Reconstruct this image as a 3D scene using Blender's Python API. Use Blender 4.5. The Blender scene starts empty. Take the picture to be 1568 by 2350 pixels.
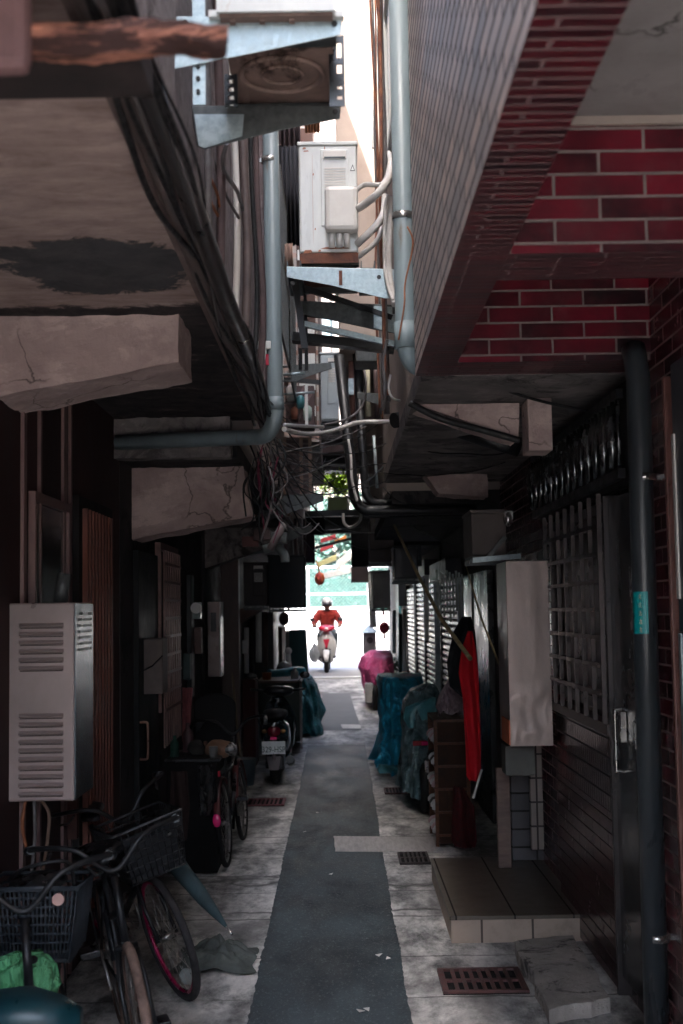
import bpy, bmesh, math, random
from mathutils import Vector, Matrix, Euler, noise
random.seed(7)
SC = bpy.context.scene
COL = SC.collection
R = math.radians
# ------------------------------------------------------------------ camera frame
F = 2900.0; CW, CH = 1568.0, 2350.0; CAMH = 1.7
ROLL = R(0.9)
_v = Vector((779-784, 1175-1400, -F)).normalized()
_u = Vector((-math.sin(ROLL), math.cos(ROLL), 0)); _u = (_u - _v*_u.dot(_v)).normalized()
_w = _v.cross(_u).normalized()
CAMP = Vector((0, 0, CAMH))
def W(px, py, d):
    "point of the alley at distance d along it, seen in direction (px, py)"
    c = Vector((px-CW/2, CH/2-py, -F))
    wx, wy, wz = c.dot(_w), c.dot(_v), c.dot(_u)
    s = d/wy
    return Vector((wx*s, d, CAMH+wz*s))
def zg(y):
    "height of the ground along the alley"
    if y < 15: return 0.0
    if y > 27: return 0.36
    t = (y-15)/12
    return 0.36*t*t*(3-2*t)
def G(px, py):
    lo, hi = 1.0, 60.0
    for _ in range(40):
        m = (lo+hi)/2
        p = W(px, py, m)
        if p.z > zg(m): lo = m
        else: hi = m
    return W(px, py, lo)
def RB(px0, py0, px1, py1, d, dep):
    c = W((px0+px1)/2, (py0+py1)/2, d)
    hw = (px1-px0)*d/F/2; hh = (py1-py0)*d/F/2
    return (c.x-hw, c.x+hw, d, d+dep, c.z-hh, c.z+hh)

def RX(a, b, c, e, d, dep): return RB(a, c, b, e, d, dep)
# ------------------------------------------------------------------ mesh builder
class MB:
    def __init__(s): s.v = []; s.f = []; s.smooth = []
    def add(s, vs, fs, sm=False):
        n = len(s.v); s.v += [Vector(p) for p in vs]
        for f in fs: s.f.append([i+n for i in f]); s.smooth.append(sm)
    def box(s, x0, x1, y0, y1, z0, z1, M=None):
        vs = [Vector(p) for p in ((x0,y0,z0),(x1,y0,z0),(x1,y1,z0),(x0,y1,z0),(x0,y0,z1),(x1,y0,z1),(x1,y1,z1),(x0,y1,z1))]
        if M is not None: vs = [M @ p for p in vs]
        s.add(vs, [(0,3,2,1),(4,5,6,7),(0,1,5,4),(1,2,6,5),(2,3,7,6),(3,0,4,7)]); return s
    def bar(s, p0, p1, w, h, up=(0,0,1)):
        p0, p1 = Vector(p0), Vector(p1); d = p1-p0; L = d.length; d.normalize()
        u = Vector(up)
        if abs(u.dot(d)) > .98: u = Vector((0,1,0))
        a = d.cross(u).normalized(); b = a.cross(d)
        M = Matrix((( d.x,a.x,b.x,p0.x),(d.y,a.y,b.y,p0.y),(d.z,a.z,b.z,p0.z),(0,0,0,1)))
        return s.box(0, L, -w/2, w/2, -h/2, h/2, M)
    def tube(s, pts, r, n=8, closed=False, cap=True, sm=True):
        pts = [Vector(p) for p in pts]; m = len(pts)
        rs = r if isinstance(r, (list, tuple)) else [r]*m
        vs = []; prev = None
        for i, p in enumerate(pts):
            if closed: t = (pts[(i+1) % m]-pts[i-1])
            else: t = pts[min(i+1, m-1)]-pts[max(i-1, 0)]
            if t.length < 1e-9: t = Vector((0,0,1))
            t.normalize()
            if prev is None:
                u = Vector((0,0,1)) if abs(t.z) < .9 else Vector((0,1,0))
                a = t.cross(u).normalized()
            else:
                a = prev - t*prev.dot(t)
                if a.length < 1e-6: a = t.orthogonal()
                a.normalize()
            prev = a; b = t.cross(a)
            for k in range(n):
                an = 2*math.pi*k/n
                vs.append(p + (a*math.cos(an)+b*math.sin(an))*rs[i])
        fs = []
        for i in range(m if closed else m-1):
            j = (i+1) % m
            for k in range(n):
                l = (k+1) % n
                fs.append((i*n+k, i*n+l, j*n+l, j*n+k))
        if not closed and cap:
            s.add(vs, fs, sm)
            n0 = len(s.v)-len(vs)
            s.f.append([n0+k for k in range(n)][::-1]); s.smooth.append(False)
            s.f.append([n0+(m-1)*n+k for k in range(n)]); s.smooth.append(False)
        else: s.add(vs, fs, sm)
        return s
    def cyl(s, p0, p1, r0, r1=None, n=16): return s.tube([p0, p1], [r0, r0 if r1 is None else r1], n)
    def torus(s, c, ax, Rr, r, n=40, m=8, a0=0, a1=2*math.pi):
        c = Vector(c); ax = Vector(ax).normalized(); u = ax.orthogonal().normalized(); w = ax.cross(u)
        full = abs(a1-a0-2*math.pi) < 1e-6
        k = n if full else n+1
        pts = [c+(u*math.cos(a0+(a1-a0)*i/n)+w*math.sin(a0+(a1-a0)*i/n))*Rr for i in range(k)]
        return s.tube(pts, r, m, closed=full)
    def prism(s, poly, vec, sm=False):
        poly = [Vector(p) for p in poly]; vec = Vector(vec); n = len(poly)
        s.add(poly+[p+vec for p in poly], [list(range(n))[::-1], [n+i for i in range(n)]]+[(i,(i+1)%n,n+(i+1)%n,n+i) for i in range(n)], sm); return s
    def ball(s, c, r, n=14, m=9, M=None):
        rx, ry, rz = r if isinstance(r, (tuple, list)) else (r, r, r); c = Vector(c)
        vs = []; fs = []
        for i in range(m+1):
            th = math.pi*i/m
            for k in range(n):
                ph = 2*math.pi*k/n
                p = Vector((rx*math.sin(th)*math.cos(ph), ry*math.sin(th)*math.sin(ph), rz*math.cos(th)))
                if M is not None: p = M @ p
                vs.append(c+p)
        for i in range(m):
            for k in range(n):
                fs.append((i*n+k, (i+1)*n+k, (i+1)*n+(k+1)%n, i*n+(k+1)%n))
        s.add(vs, fs, True); return s
    def rings(s, rings, cap=True, sm=True):
        n = len(rings[0]); vs = [p for r in rings for p in r]; fs = []
        for i in range(len(rings)-1):
            for k in range(n):
                fs.append((i*n+k, i*n+(k+1)%n, (i+1)*n+(k+1)%n, (i+1)*n+k))
        b = len(s.v); s.add(vs, fs, sm)
        if cap:
            s.f.append([b+k for k in range(n)][::-1]); s.smooth.append(sm)
            s.f.append([b+(len(rings)-1)*n+k for k in range(n)]); s.smooth.append(sm)
        return s
    def loft(s, secs, n=18, ex=2.6):
        "sections along x: (x, z, half width, half height)"
        rr = []
        for (x, z, w, h) in secs:
            ring = []
            for k in range(n):
                a = 2*math.pi*k/n
                ca, sa = math.cos(a), math.sin(a)
                ring.append(Vector((x, w*math.copysign(abs(ca)**(2/ex), ca), z+h*math.copysign(abs(sa)**(2/ex), sa))))
            rr.append(ring)
        return s.rings(rr)
    def jitter(s, amp, sc=6.0):
        for p in s.v:
            p += Vector((noise.noise(p*sc), noise.noise(p*sc+Vector((9,3,1))), noise.noise(p*sc+Vector((2,7,5)))))*amp
        return s
    def build(s, name, m, parent=None, org=None, bevel=0, sub=0):
        if parent is not None and org is None: org = parent.get('_o', (0,0,0))
        o_ = Vector(org) if org is not None else Vector((0,0,0))
        me = bpy.data.meshes.new(name)
        me.from_pydata([tuple(p-o_) for p in s.v], [], s.f)
        me.polygons.foreach_set('use_smooth', s.smooth); me.update()
        bm = bmesh.new(); bm.from_mesh(me); bmesh.ops.recalc_face_normals(bm, faces=bm.faces); bm.to_mesh(me); bm.free()
        if m is not None: me.materials.append(m)
        o = bpy.data.objects.new(name, me); COL.objects.link(o)
        if parent is not None: o.parent = parent; o['_o'] = tuple(o_)
        else: o.location = o_; o['_o'] = tuple(o_)
        if bevel:
            b = o.modifiers.new('bevel', 'BEVEL'); b.width = bevel; b.segments = 2; b.limit_method = 'ANGLE'
        if sub:
            b = o.modifiers.new('sub', 'SUBSURF'); b.levels = sub; b.render_levels = sub
        return o
def tag(o, label=None, cat=None, group=None, kind=None):
    if label: o['label'] = label
    if cat: o['category'] = cat
    if group: o['group'] = group
    if kind: o['kind'] = kind
    return o
def thing(name, label, cat, loc=(0,0,0), group=None, rot=None):
    o = bpy.data.objects.new(name, None); COL.objects.link(o); o.location = loc; o.empty_display_size = .1
    o['_o'] = tuple(loc)
    if rot is not None: o.rotation_euler = rot; o['_o'] = (0,0,0)
    return tag(o, label, cat, group)
def solo(mb, name, m, label, cat, group=None, bevel=0, sub=0):
    lo = [min(p[i] for p in mb.v) for i in range(3)]; hi = [max(p[i] for p in mb.v) for i in range(3)]
    org = ((lo[0]+hi[0])/2, (lo[1]+hi[1])/2, lo[2])
    return tag(mb.build(name, m, org=org, bevel=bevel, sub=sub), label, cat, group)
def copy_tree(o, parent=None):
    c = o.copy(); COL.objects.link(c)
    if parent is not None: c.parent = parent
    for ch in list(KIDS.get(o.name, [])) or [x for x in bpy.data.objects if x.parent == o]: copy_tree(ch, c)
    return c
KIDS = {}
def smooth_path(pts, k=6):
    pts = [Vector(p) for p in pts]; out = []
    for i in range(len(pts)-1):
        p0 = pts[max(i-1,0)]; p1 = pts[i]; p2 = pts[i+1]; p3 = pts[min(i+2,len(pts)-1)]
        for j in range(k):
            t = j/k
            out.append(.5*((2*p1)+(p2-p0)*t+(2*p0-5*p1+4*p2-p3)*t*t+(3*p1-p0-3*p2+p3)*t**3))
    out.append(pts[-1]); return out

# ------------------------------------------------------------------ materials
MATS = {}
def roughen(o, amp=.012, size=.12, lv=5):
    s = o.modifiers.new('grid', 'SUBSURF'); s.subdivision_type = 'SIMPLE'; s.levels = lv; s.render_levels = lv
    tx = bpy.data.textures.new('clouds', 'CLOUDS'); tx.noise_scale = size; tx.noise_depth = 4
    d = o.modifiers.new('chips', 'DISPLACE'); d.texture = tx; d.strength = amp; d.mid_level = .6; d.texture_coords = 'GLOBAL'
    return o
class NT:
    def __init__(s, name):
        s.m = bpy.data.materials.new(name); s.m.use_nodes = True; s.t = s.m.node_tree
        s.b = s.t.nodes['Principled BSDF']; s.tc = s.n('ShaderNodeTexCoord')
    def n(s, typ, **kw):
        x = s.t.nodes.new(typ)
        for k, v in kw.items(): setattr(x, k, v)
        return x
    def l(s, a, b): s.t.links.new(a, b)
    def map(s, sc=(1,1,1), loc=(0,0,0), rot=(0,0,0)):
        mp = s.n('ShaderNodeMapping'); mp.inputs['Scale'].default_value = sc; mp.inputs['Location'].default_value = loc; mp.inputs['Rotation'].default_value = rot
        s.l(s.tc.outputs['Object'], mp.inputs[0]); return mp.outputs[0]
    def noise(s, vec, scale, detail=6, rough=.6, dist=0):
        x = s.n('ShaderNodeTexNoise'); x.inputs['Scale'].default_value = scale; x.inputs['Detail'].default_value = detail
        x.inputs['Roughness'].default_value = rough; x.inputs['Distortion'].default_value = dist
        s.l(vec, x.inputs['Vector']); return x.outputs['Fac']
    def ramp(s, fac, stops):
        x = s.n('ShaderNodeValToRGB'); e = x.color_ramp.elements
        while len(e) < len(stops): e.new(.5)
        for i, (p, c) in enumerate(stops):
            e[i].position = p; e[i].color = (*c, 1) if not isinstance(c, float) else (c, c, c, 1)
        s.l(fac, x.inputs[0]); return x.outputs[0]
    def mix(s, f, a, b, mode='MIX'):
        x = s.n('ShaderNodeMix', data_type='RGBA', blend_type=mode)
        if isinstance(f, (int, float)): x.inputs[0].default_value = f
        else: s.l(f, x.inputs[0])
        for i, c in ((6, a), (7, b)):
            if isinstance(c, (tuple, list)): x.inputs[i].default_value = (*c, 1)
            else: s.l(c, x.inputs[i])
        return x.outputs[2]
    def math(s, op, a, b=0.0):
        x = s.n('ShaderNodeMath', operation=op)
        for i, c in ((0, a), (1, b)):
            if isinstance(c, (int, float)): x.inputs[i].default_value = c
            else: s.l(c, x.inputs[i])
        return x.outputs[0]
    def bump(s, h, st, dist=.01):
        x = s.n('ShaderNodeBump'); x.inputs['Strength'].default_value = st; x.inputs['Distance'].default_value = dist
        s.l(h, x.inputs['Height']); s.l(x.outputs[0], s.b.inputs['Normal'])
def mix3(a, b, t): return tuple(a[i]*(1-t)+b[i]*t for i in range(3))
def mat(name, c1, c2=None, scale=6, rough=.65, metal=0, bump=.3, stretch=(1,1,1), dirt=None, dpos=.58, dscale=3, rv=.15, coat=0, dist=.004, cracks=0, wrinkle=0):
    if name in MATS: return MATS[name]
    t = NT(name)
    c2 = c2 or mix3(c1, (0.02,0.02,0.022), .35)
    v = t.map(stretch)
    f = t.noise(v, scale, 8, .65, .3)
    col = t.ramp(f, [(.34, c2), (.64, c1)])
    if dirt:
        g = t.noise(t.map((stretch[0], stretch[1], stretch[2]), (3,7,1)), dscale, 10, .72, .6)
        mk = t.ramp(g, [(dpos-.04, 0.0), (dpos+.04, 1.0)])
        col = t.mix(mk, col, dirt)
    ck = None
    if cracks:
        vv = t.n('ShaderNodeVectorMath', operation='ADD'); nn = t.n('ShaderNodeTexNoise'); nn.inputs['Scale'].default_value = 3; nn.inputs['Detail'].default_value = 8; t.l(t.map(), nn.inputs['Vector'])
        s_ = t.n('ShaderNodeVectorMath', operation='SCALE'); s_.inputs['Scale'].default_value = .5; t.l(nn.outputs['Color'], s_.inputs[0]); t.l(t.map(), vv.inputs[0]); t.l(s_.outputs[0], vv.inputs[1])
        vo = t.n('ShaderNodeTexVoronoi', feature='DISTANCE_TO_EDGE'); vo.inputs['Scale'].default_value = cracks; t.l(vv.outputs[0], vo.inputs['Vector'])
        ck = t.math('MULTIPLY', t.ramp(vo.outputs['Distance'], [(.0, 1.0), (.012, 0.0)]), t.ramp(t.noise(t.map((1,1,1),(6,1,2)), 1.6, 3), [(.46, 0.0), (.54, 1.0)]))
        pl = t.ramp(t.noise(t.map((1,1,1.6),(1,8,2)), 2.6, 9, .7, .3), [(.50, 0.0), (.53, 1.0)])
        col = t.mix(t.math('MULTIPLY', pl, .45), col, c2); col = t.mix(t.math('MULTIPLY', ck, .8), col, (.03,.025,.025))
    t.l(col, t.b.inputs['Base Color'])
    rr = t.ramp(f, [(.3, float(max(.05,rough-rv))), (.7, float(min(1,rough+rv)))])
    t.l(rr, t.b.inputs['Roughness'])
    t.b.inputs['Metallic'].default_value = metal
    if not metal and rough >= .5: t.b.inputs['Specular IOR Level'].default_value = .25
    if coat: t.b.inputs['Coat Weight'].default_value = coat
    if wrinkle:
        a_ = t.noise(t.map((1,1,.6)), wrinkle, 5, .5, 1.2); rg = t.math('ABSOLUTE', t.math('SUBTRACT', a_, .5))
        b_ = t.noise(t.map((1,1,.45),(3,3,3)), wrinkle*2.3, 3, .5, 1.5); rg2 = t.math('ABSOLUTE', t.math('SUBTRACT', b_, .5))
        t.bump(t.math('ADD', rg, t.math('MULTIPLY', rg2, .5)), 1.0, .16)
    elif bump: t.bump(t.noise(v, scale*5, 8, .7), bump, dist)
    MATS[name] = t.m; return t.m
def tiles(name, axes, bw, rh, ca, cb, mortar, ms=.004, rough=.25, bump=.6, loc=(0,0), extra=None, off=.5, dirt=.25):
    if name in MATS: return MATS[name]
    t = NT(name)
    sp = t.n('ShaderNodeSeparateXYZ'); t.l(t.tc.outputs['Object'], sp.inputs[0])
    cb_ = t.n('ShaderNodeCombineXYZ')
    idx = {'x': 0, 'y': 1, 'z': 2}
    t.l(t.math('ADD', sp.outputs[idx[axes[0]]], loc[0]), cb_.inputs[0]); t.l(t.math('ADD', sp.outputs[idx[axes[1]]], loc[1]), cb_.inputs[1])
    br = t.n('ShaderNodeTexBrick'); br.offset = off
    t.l(cb_.outputs[0], br.inputs['Vector'])
    br.inputs['Scale'].default_value = 1; br.inputs['Brick Width'].default_value = bw; br.inputs['Row Height'].default_value = rh
    br.inputs['Mortar Size'].default_value = ms; br.inputs['Mortar Smooth'].default_value = .15; br.inputs['Bias'].default_value = 0
    br.inputs['Color1'].default_value = (0,0,0,1); br.inputs['Color2'].default_value = (1,1,1,1); br.inputs['Mortar'].default_value = (.5,.5,.5,1)
    # tone per tile plus a cloudy glaze within it
    nz = t.noise(t.map((3,3,3)), 2.2, 3, .6)
    tone = t.mix(.38, br.outputs['Color'], t.ramp(nz, [(.3, 0.0), (.7, 1.0)]))
    sepc = t.n('ShaderNodeSeparateColor'); t.l(tone, sepc.inputs[0])
    col = t.ramp(sepc.outputs[0], [(.15, ca), (.5, mix3(ca, cb, .5)), (.85, cb)])
    dn = t.noise(t.map((2,2,2)), 4, 10, .75)
    col = t.mix(t.math('MULTIPLY', t.ramp(dn, [(.5,0.0),(.75,1.0)]), dirt), col, mortar)
    mnz = t.mix(t.ramp(dn, [(.4,0.0),(.7,1.0)]), mortar, mix3(mortar, (0.02,.02,.02), .45))
    col = t.mix(br.outputs['Fac'], col, mnz)
    t.l(col, t.b.inputs['Base Color'])
    t.l(t.math('ADD', t.math('MULTIPLY', br.outputs['Fac'], .5), t.math('ADD', t.math('MULTIPLY', dn, .25), rough-.1)), t.b.inputs['Roughness'])
    h = t.math('SUBTRACT', t.math('MULTIPLY', dn, .04), br.outputs['Fac'])
    t.bump(h, bump, .003)
    MATS[name] = t.m; return t.m
m_plaster = None
def soffit_mat():
    t = NT('weathered plaster soffit')
    v = t.map((1, 2.6, 1)); f = t.noise(v, 4, 13, .74, .3)
    col = t.ramp(f, [(.3, (.25,.175,.155)), (.6, (.50,.385,.35)), (.8, (.60,.48,.44))])
    # spalled damp patch with a ragged edge
    sp = t.n('ShaderNodeVectorMath', operation='SUBTRACT'); sp.inputs[1].default_value = (-.775, 4.10, 0)
    geo = t.n('ShaderNodeNewGeometry'); t.l(geo.outputs['Position'], sp.inputs[0])
    sc = t.n('ShaderNodeVectorMath', operation='MULTIPLY'); sc.inputs[1].default_value = (1/.315, 1/.36, 0); t.l(sp.outputs[0], sc.inputs[0])
    ln = t.n('ShaderNodeVectorMath', operation='LENGTH'); t.l(sc.outputs[0], ln.inputs[0])
    nz = t.noise(t.map((1,1,1)), 7, 8, .7, .4)
    dd = t.math('ADD', ln.outputs['Value'], t.math('MULTIPLY', t.math('SUBTRACT', nz, .5), 1.3))
    rim = t.ramp(dd, [(.96, 0.0), (.99, .55), (1.04, .3), (1.25, 0.0)]); col = t.mix(rim, col, (.10,.075,.07))
    mk = t.ramp(dd, [(.93, 1.0), (.98, 0.0)])
    col = t.mix(mk, col, t.ramp(nz, [(.3, (.06,.06,.064)), (.8, (.14,.135,.14))]))
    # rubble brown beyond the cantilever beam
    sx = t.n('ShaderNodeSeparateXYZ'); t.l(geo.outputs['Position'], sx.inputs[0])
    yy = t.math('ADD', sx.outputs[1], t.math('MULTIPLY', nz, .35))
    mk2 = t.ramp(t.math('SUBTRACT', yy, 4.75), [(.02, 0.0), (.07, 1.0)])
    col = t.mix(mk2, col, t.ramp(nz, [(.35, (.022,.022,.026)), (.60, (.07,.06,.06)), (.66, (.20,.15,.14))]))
    t.l(col, t.b.inputs['Base Color']); t.b.inputs['Roughness'].default_value = .9; t.b.inputs['Specular IOR Level'].default_value = .15
    hh = t.math('SUBTRACT', t.math('ADD', t.noise(v, 9, 8, .7), t.math('MULTIPLY', nz, .5)), t.math('MULTIPLY', mk, 1.5))
    t.bump(hh, .6, .012)
    MATS[t.m.name] = t.m; return t.m
def ground_mat():
    t = NT('stained concrete paving')
    v = t.map((1.1, .5, 1)); f = t.noise(v, 3.2, 14, .76, .1)
    big = t.noise(t.map((1.4,.6,1)), 1.1, 8, .68, .3)
    col = t.ramp(f, [(.37, (.07,.07,.07)), (.45, (.30,.295,.28)), (.55, (.62,.60,.57)), (.66, (.80,.78,.73))])
    col = t.mix(t.ramp(big, [(.40, .85), (.54, 0.0)]), col, t.ramp(f, [(.35,(.04,.04,.042)),(.65,(.26,.25,.24))]))
    # joints and cracks running across the paving
    wv = t.n('ShaderNodeTexVoronoi', feature='DISTANCE_TO_EDGE'); wv.inputs['Scale'].default_value = 1
    ds = t.n('ShaderNodeVectorMath', operation='ADD')
    nn = t.n('ShaderNodeTexNoise'); nn.inputs['Scale'].default_value = 5; nn.inputs['Detail'].default_value = 6; t.l(t.map((1,1,1)), nn.inputs['Vector'])
    sc = t.n('ShaderNodeVectorMath', operation='SCALE'); sc.inputs['Scale'].default_value = .10; t.l(nn.outputs['Color'], sc.inputs[0])
    t.l(t.map((.04, 1.5, 1)), ds.inputs[0]); t.l(sc.outputs[0], ds.inputs[1]); t.l(ds.outputs[0], wv.inputs['Vector'])
    cr = t.ramp(wv.outputs['Distance'], [(.0, 1.0), (.018, 0.0)])
    cr = t.math('MULTIPLY', cr, t.ramp(t.noise(t.map((1,1,1),(4,4,4)), 1.7, 3), [(.36, 0.0), (.46, 1.0)]))
    col = t.mix(t.math('MULTIPLY', cr, .85), col, (.035,.035,.035))
    # painted-on rust and oil spots
    sp = t.noise(t.map((1,1,1),(8,2,0)), 14, 6, .7)
    col = t.mix(t.ramp(sp, [(.66, 0.0), (.72, .6)]), col, (.06,.055,.05))
    t.l(col, t.b.inputs['Base Color'])
    t.l(t.ramp(f, [(.3, .55), (.7, .9)]), t.b.inputs['Roughness'])
    t.bump(t.math('SUBTRACT', t.noise(t.map((1,1,1)), 26, 12, .78), t.math('MULTIPLY', cr, .8)), .6, .008)
    return t.m
def asphalt_mat():
    t = NT('worn asphalt')
    v = t.map((1,.45,1)); f = t.noise(v, 3.0, 14, .78, .2); g = t.noise(v, 90, 4, .8)
    patch = t.noise(t.map((1.3,.55,1),(2,0,0)), 1.6, 7, .66, .3)
    col = t.ramp(f, [(.36, (.012,.020,.024)), (.50, (.035,.052,.060)), (.68, (.078,.102,.113))])
    col = t.mix(t.ramp(patch, [(.42,.9),(.56,0.0)]), col, (.012,.018,.021))
    col = t.mix(t.ramp(g, [(.55, 0.0), (.72, .6)]), col, (.26,.27,.28))
    t.l(col, t.b.inputs['Base Color']); t.l(t.ramp(f, [(.3,.45),(.7,.8)]), t.b.inputs['Roughness'])
    t.bump(t.math('ADD', g, t.noise(v, 30, 6, .7)), .5, .006)
    return t.m
def glass_mat(name, col, rough=.12):
    if name in MATS: return MATS[name]
    t = NT(name); t.b.inputs['Base Color'].default_value = (*col,1); t.b.inputs['Roughness'].default_value = rough
    t.b.inputs['Specular IOR Level'].default_value = .8
    t.bump(t.noise(t.map((1,1,1)), 8, 4), .15, .004)
    MATS[name] = t.m; return t.m

GALV = mat('galvanised steel', (.42,.50,.52), (.25,.31,.33), 38, .42, .55, .1, dirt=(.30,.16,.10), dpos=.72)
GALVD = mat('dull shadow-dark galvanised steel', (.11,.12,.12), (.055,.06,.06), 30, .5, .5, .1)  # dull steel, darkened further to carry the shadow on the second bracket
WHITE = mat('aged white enamel', (.72,.74,.72), (.58,.59,.57), 5, .38, 0, .05, stretch=(1,1,.35), dirt=(.40,.27,.20), dpos=.66, dscale=6)
CREAMP = mat('cream plastic', (.70,.68,.64), (.60,.57,.53), 6, .45, 0, .05)
DARK = mat('dark painted steel', (.022,.024,.027), (.012,.012,.013), 12, .42, .3, .15)
BLACK = mat('black rubber', (.012,.012,.013), (.008,.008,.008), 20, .6, 0, .1)
BLACKP = mat('black plastic', (.02,.022,.026), (.013,.014,.016), 10, .32, 0, .05)
PIPE = mat('grey pvc pipe', (.25,.315,.335), (.17,.21,.22), 3, .42, 0, .1, stretch=(1,1,.3), dirt=(.16,.145,.13), dpos=.64, dscale=4)
PIPED = mat('dark pvc pipe', (.035,.042,.048), (.022,.026,.03), 3, .35, 0, .1, stretch=(1,1,.3))
CHROME = mat('worn chrome', (.55,.54,.52), (.32,.31,.30), 14, .25, .9, .1)
RUST = mat('rusty iron', (.20,.075,.045), (.07,.03,.025), 14, .8, .1, .5)
REDBR = mat('red brown oxide paint', (.085,.03,.025), (.04,.017,.016), 10, .6, 0, .3)
TEAL = mat('teal tarpaulin', (.02,.44,.66), (.014,.26,.42), 3, .42, 0, .1, wrinkle=3.2)
TEALD = mat('dark teal plastic', (.012,.05,.058), (.008,.03,.036), 4, .5, 0, .15)
TEALL = mat('faded teal plastic sheet', (.08,.26,.29), (.03,.12,.14), 6, .4, 0, .2)
PINK = mat('pink rain cover', (.85,.13,.34), (.62,.08,.24), 5, .45, 0, .15, wrinkle=3)
RED = mat('red cloth', (.62,.014,.026), (.45,.010,.018), 5, .85, 0, .3)
REDP = mat('red glossy plastic', (.55,.02,.05), (.4,.015,.04), 4, .25, 0, .0)
WOOD = mat('dark brown wood', (.11,.045,.022), (.055,.022,.012), 5, .6, 0, .4, stretch=(1,1,8))
TUBER = mat('insulated white hose', (.60,.58,.55), (.42,.40,.38), 10, .6, 0, .5)
WIREB = mat('black cable sheath', (.014,.014,.016), (.03,.03,.03), 30, .5, 0, .0)
WIREG = mat('grey cable sheath', (.16,.15,.15), (.10,.09,.09), 20, .5, 0, .0)
WIREC = mat('copper coloured cable', (.35,.13,.06), (.22,.08,.04), 20, .5, 0, .0)
SOF = soffit_mat()
EXPO = 3.95; BH = 3.6; Y0H = -1.5  # BH and Y0H set how much light enters behind the camera
# ------------------------------------------------------------------ camera, light, world
cam = bpy.data.cameras.new('camera'); co = bpy.data.objects.new('camera', cam); COL.objects.link(co)
rot = Matrix((tuple(_w), tuple(_v), tuple(_u)))
co.matrix_world = Matrix.Translation(CAMP) @ rot.to_4x4()
cam.sensor_fit = 'VERTICAL'; cam.sensor_height = 36; cam.lens = F/CH*36
cam.clip_start = .05; cam.clip_end = 500
cam.dof.use_dof = True; cam.dof.focus_distance = 6.6; cam.dof.aperture_fstop = 3.5
SC.camera = co
SC.view_settings.view_transform = 'Standard'; SC.view_settings.look = 'None'; SC.view_settings.gamma = 1
SC.view_settings.exposure = EXPO
SC.render.engine = 'CYCLES'; SC.cycles.use_denoising = True; SC.cycles.max_bounces = 10; SC.cycles.diffuse_bounces = 6
SC.cycles.sample_clamp_indirect = 6
wd = bpy.data.worlds.new('World'); SC.world = wd; wd.use_nodes = True
sk = wd.node_tree.nodes.new('ShaderNodeTexSky'); sk.sky_type = 'NISHITA'; sk.sun_disc = False
SUN_EL, SUN_AZ = R(60), R(-145)      # azimuth from +Y (north), clockwise
sk.sun_elevation = SUN_EL; sk.sun_rotation = SUN_AZ; sk.dust_density = 4; sk.air_density = 1.2
bg = wd.node_tree.nodes['Background']; bg.inputs['Strength'].default_value = .15
wd.node_tree.links.new(sk.outputs[0], bg.inputs['Color'])
sl = bpy.data.lights.new('sun', 'SUN'); sl.energy = 2.0; sl.angle = R(.5); sl.color = (1,.95,.88)
so = bpy.data.objects.new('sun', sl); COL.objects.link(so)
sd = Vector((math.sin(SUN_AZ)*math.cos(SUN_EL), math.cos(SUN_AZ)*math.cos(SUN_EL), math.sin(SUN_EL)))
so.rotation_euler = sd.to_track_quat('Z', 'Y').to_euler(); so.location = (0, 0, 20)

# ------------------------------------------------------------------ ground
GM = ground_mat(); AM = asphalt_mat()
g = MB(); ys = [-25,-10,-3,0]+[1+i*.5 for i in range(60)]+[32,36,45,60,120,300]; xs = [-200,-60,-12,-4,-2.5,-1.6,-1.3,-.8,-.3,.3,.8,1.3,1.6,2.5,4,12,60,200]
g.add([(x,y,zg(y)) for y in ys for x in xs], [(j*len(xs)+i, j*len(xs)+i+1, (j+1)*len(xs)+i+1, (j+1)*len(xs)+i) for j in range(len(ys)-1) for i in range(len(xs)-1)])
tag(g.build('ground', GM), kind='structure')
def strip(name, L, Rr, m, lift, n=420, amp=.02):
    lp = [G(*p) for p in L]; rp = [G(*p) for p in Rr]
    def at(pts, y):
        for a, b in zip(pts, pts[1:]):
            if a.y <= y <= b.y or b is pts[-1] or (a is pts[0] and y < a.y):
                return a.x+(b.x-a.x)*(y-a.y)/(b.y-a.y)
    y0 = min(lp[0].y, rp[0].y); y1 = max(lp[-1].y, rp[-1].y); vs = []
    if name == 'asphalt_strip': y0 = -2
    for i in range(n+1):
        y = y0+(y1-y0)*i/n
        a, b = at(lp, y), at(rp, y)
        a += noise.noise(Vector((y*1.5, 1, 0)))*amp*.5+noise.noise(Vector((y*23, 1, 0)))*amp*.45+noise.noise(Vector((y*60, 1, 0)))*amp*.3; b += noise.noise(Vector((y*1.3, 7, 0)))*amp*.5+noise.noise(Vector((y*21, 7, 0)))*amp*.45+noise.noise(Vector((y*57, 7, 0)))*amp*.3
        for k in range(4):
            t = k/3; e = 0
            if i == n: e = noise.noise(Vector((k*3.1, y, 3)))*.12
            vs.append((a+(b-a)*t, y+e, zg(y)+lift))
    return tag(MB_add(vs, n, 4).build(name, m), kind='structure')
def MB_add(vs, n, k):
    m = MB(); m.add(vs, [(i*k+j, i*k+j+1, (i+1)*k+j+1, (i+1)*k+j) for i in range(n) for j in range(k-1)]); return m
strip('asphalt_strip', [(567,2350),(592,2240),(620,2110),(655,1950),(683,1830),(706,1712)], [(948,2350),(927,2240),(904,2110),(880,1965),(858,1820),(839,1712)], AM, .005)
strip('asphalt_patch', [(733,1676),(737,1640),(739,1592)], [(830,1676),(818,1640),(803,1592)], mat('grey worn asphalt', (.17,.175,.18), (.11,.115,.12), 3, .75), .005, 30, .015)
cross = mat('rough grey street asphalt', (.26,.25,.25), (.17,.165,.165), 2.5, .9, 0, .4)
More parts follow.
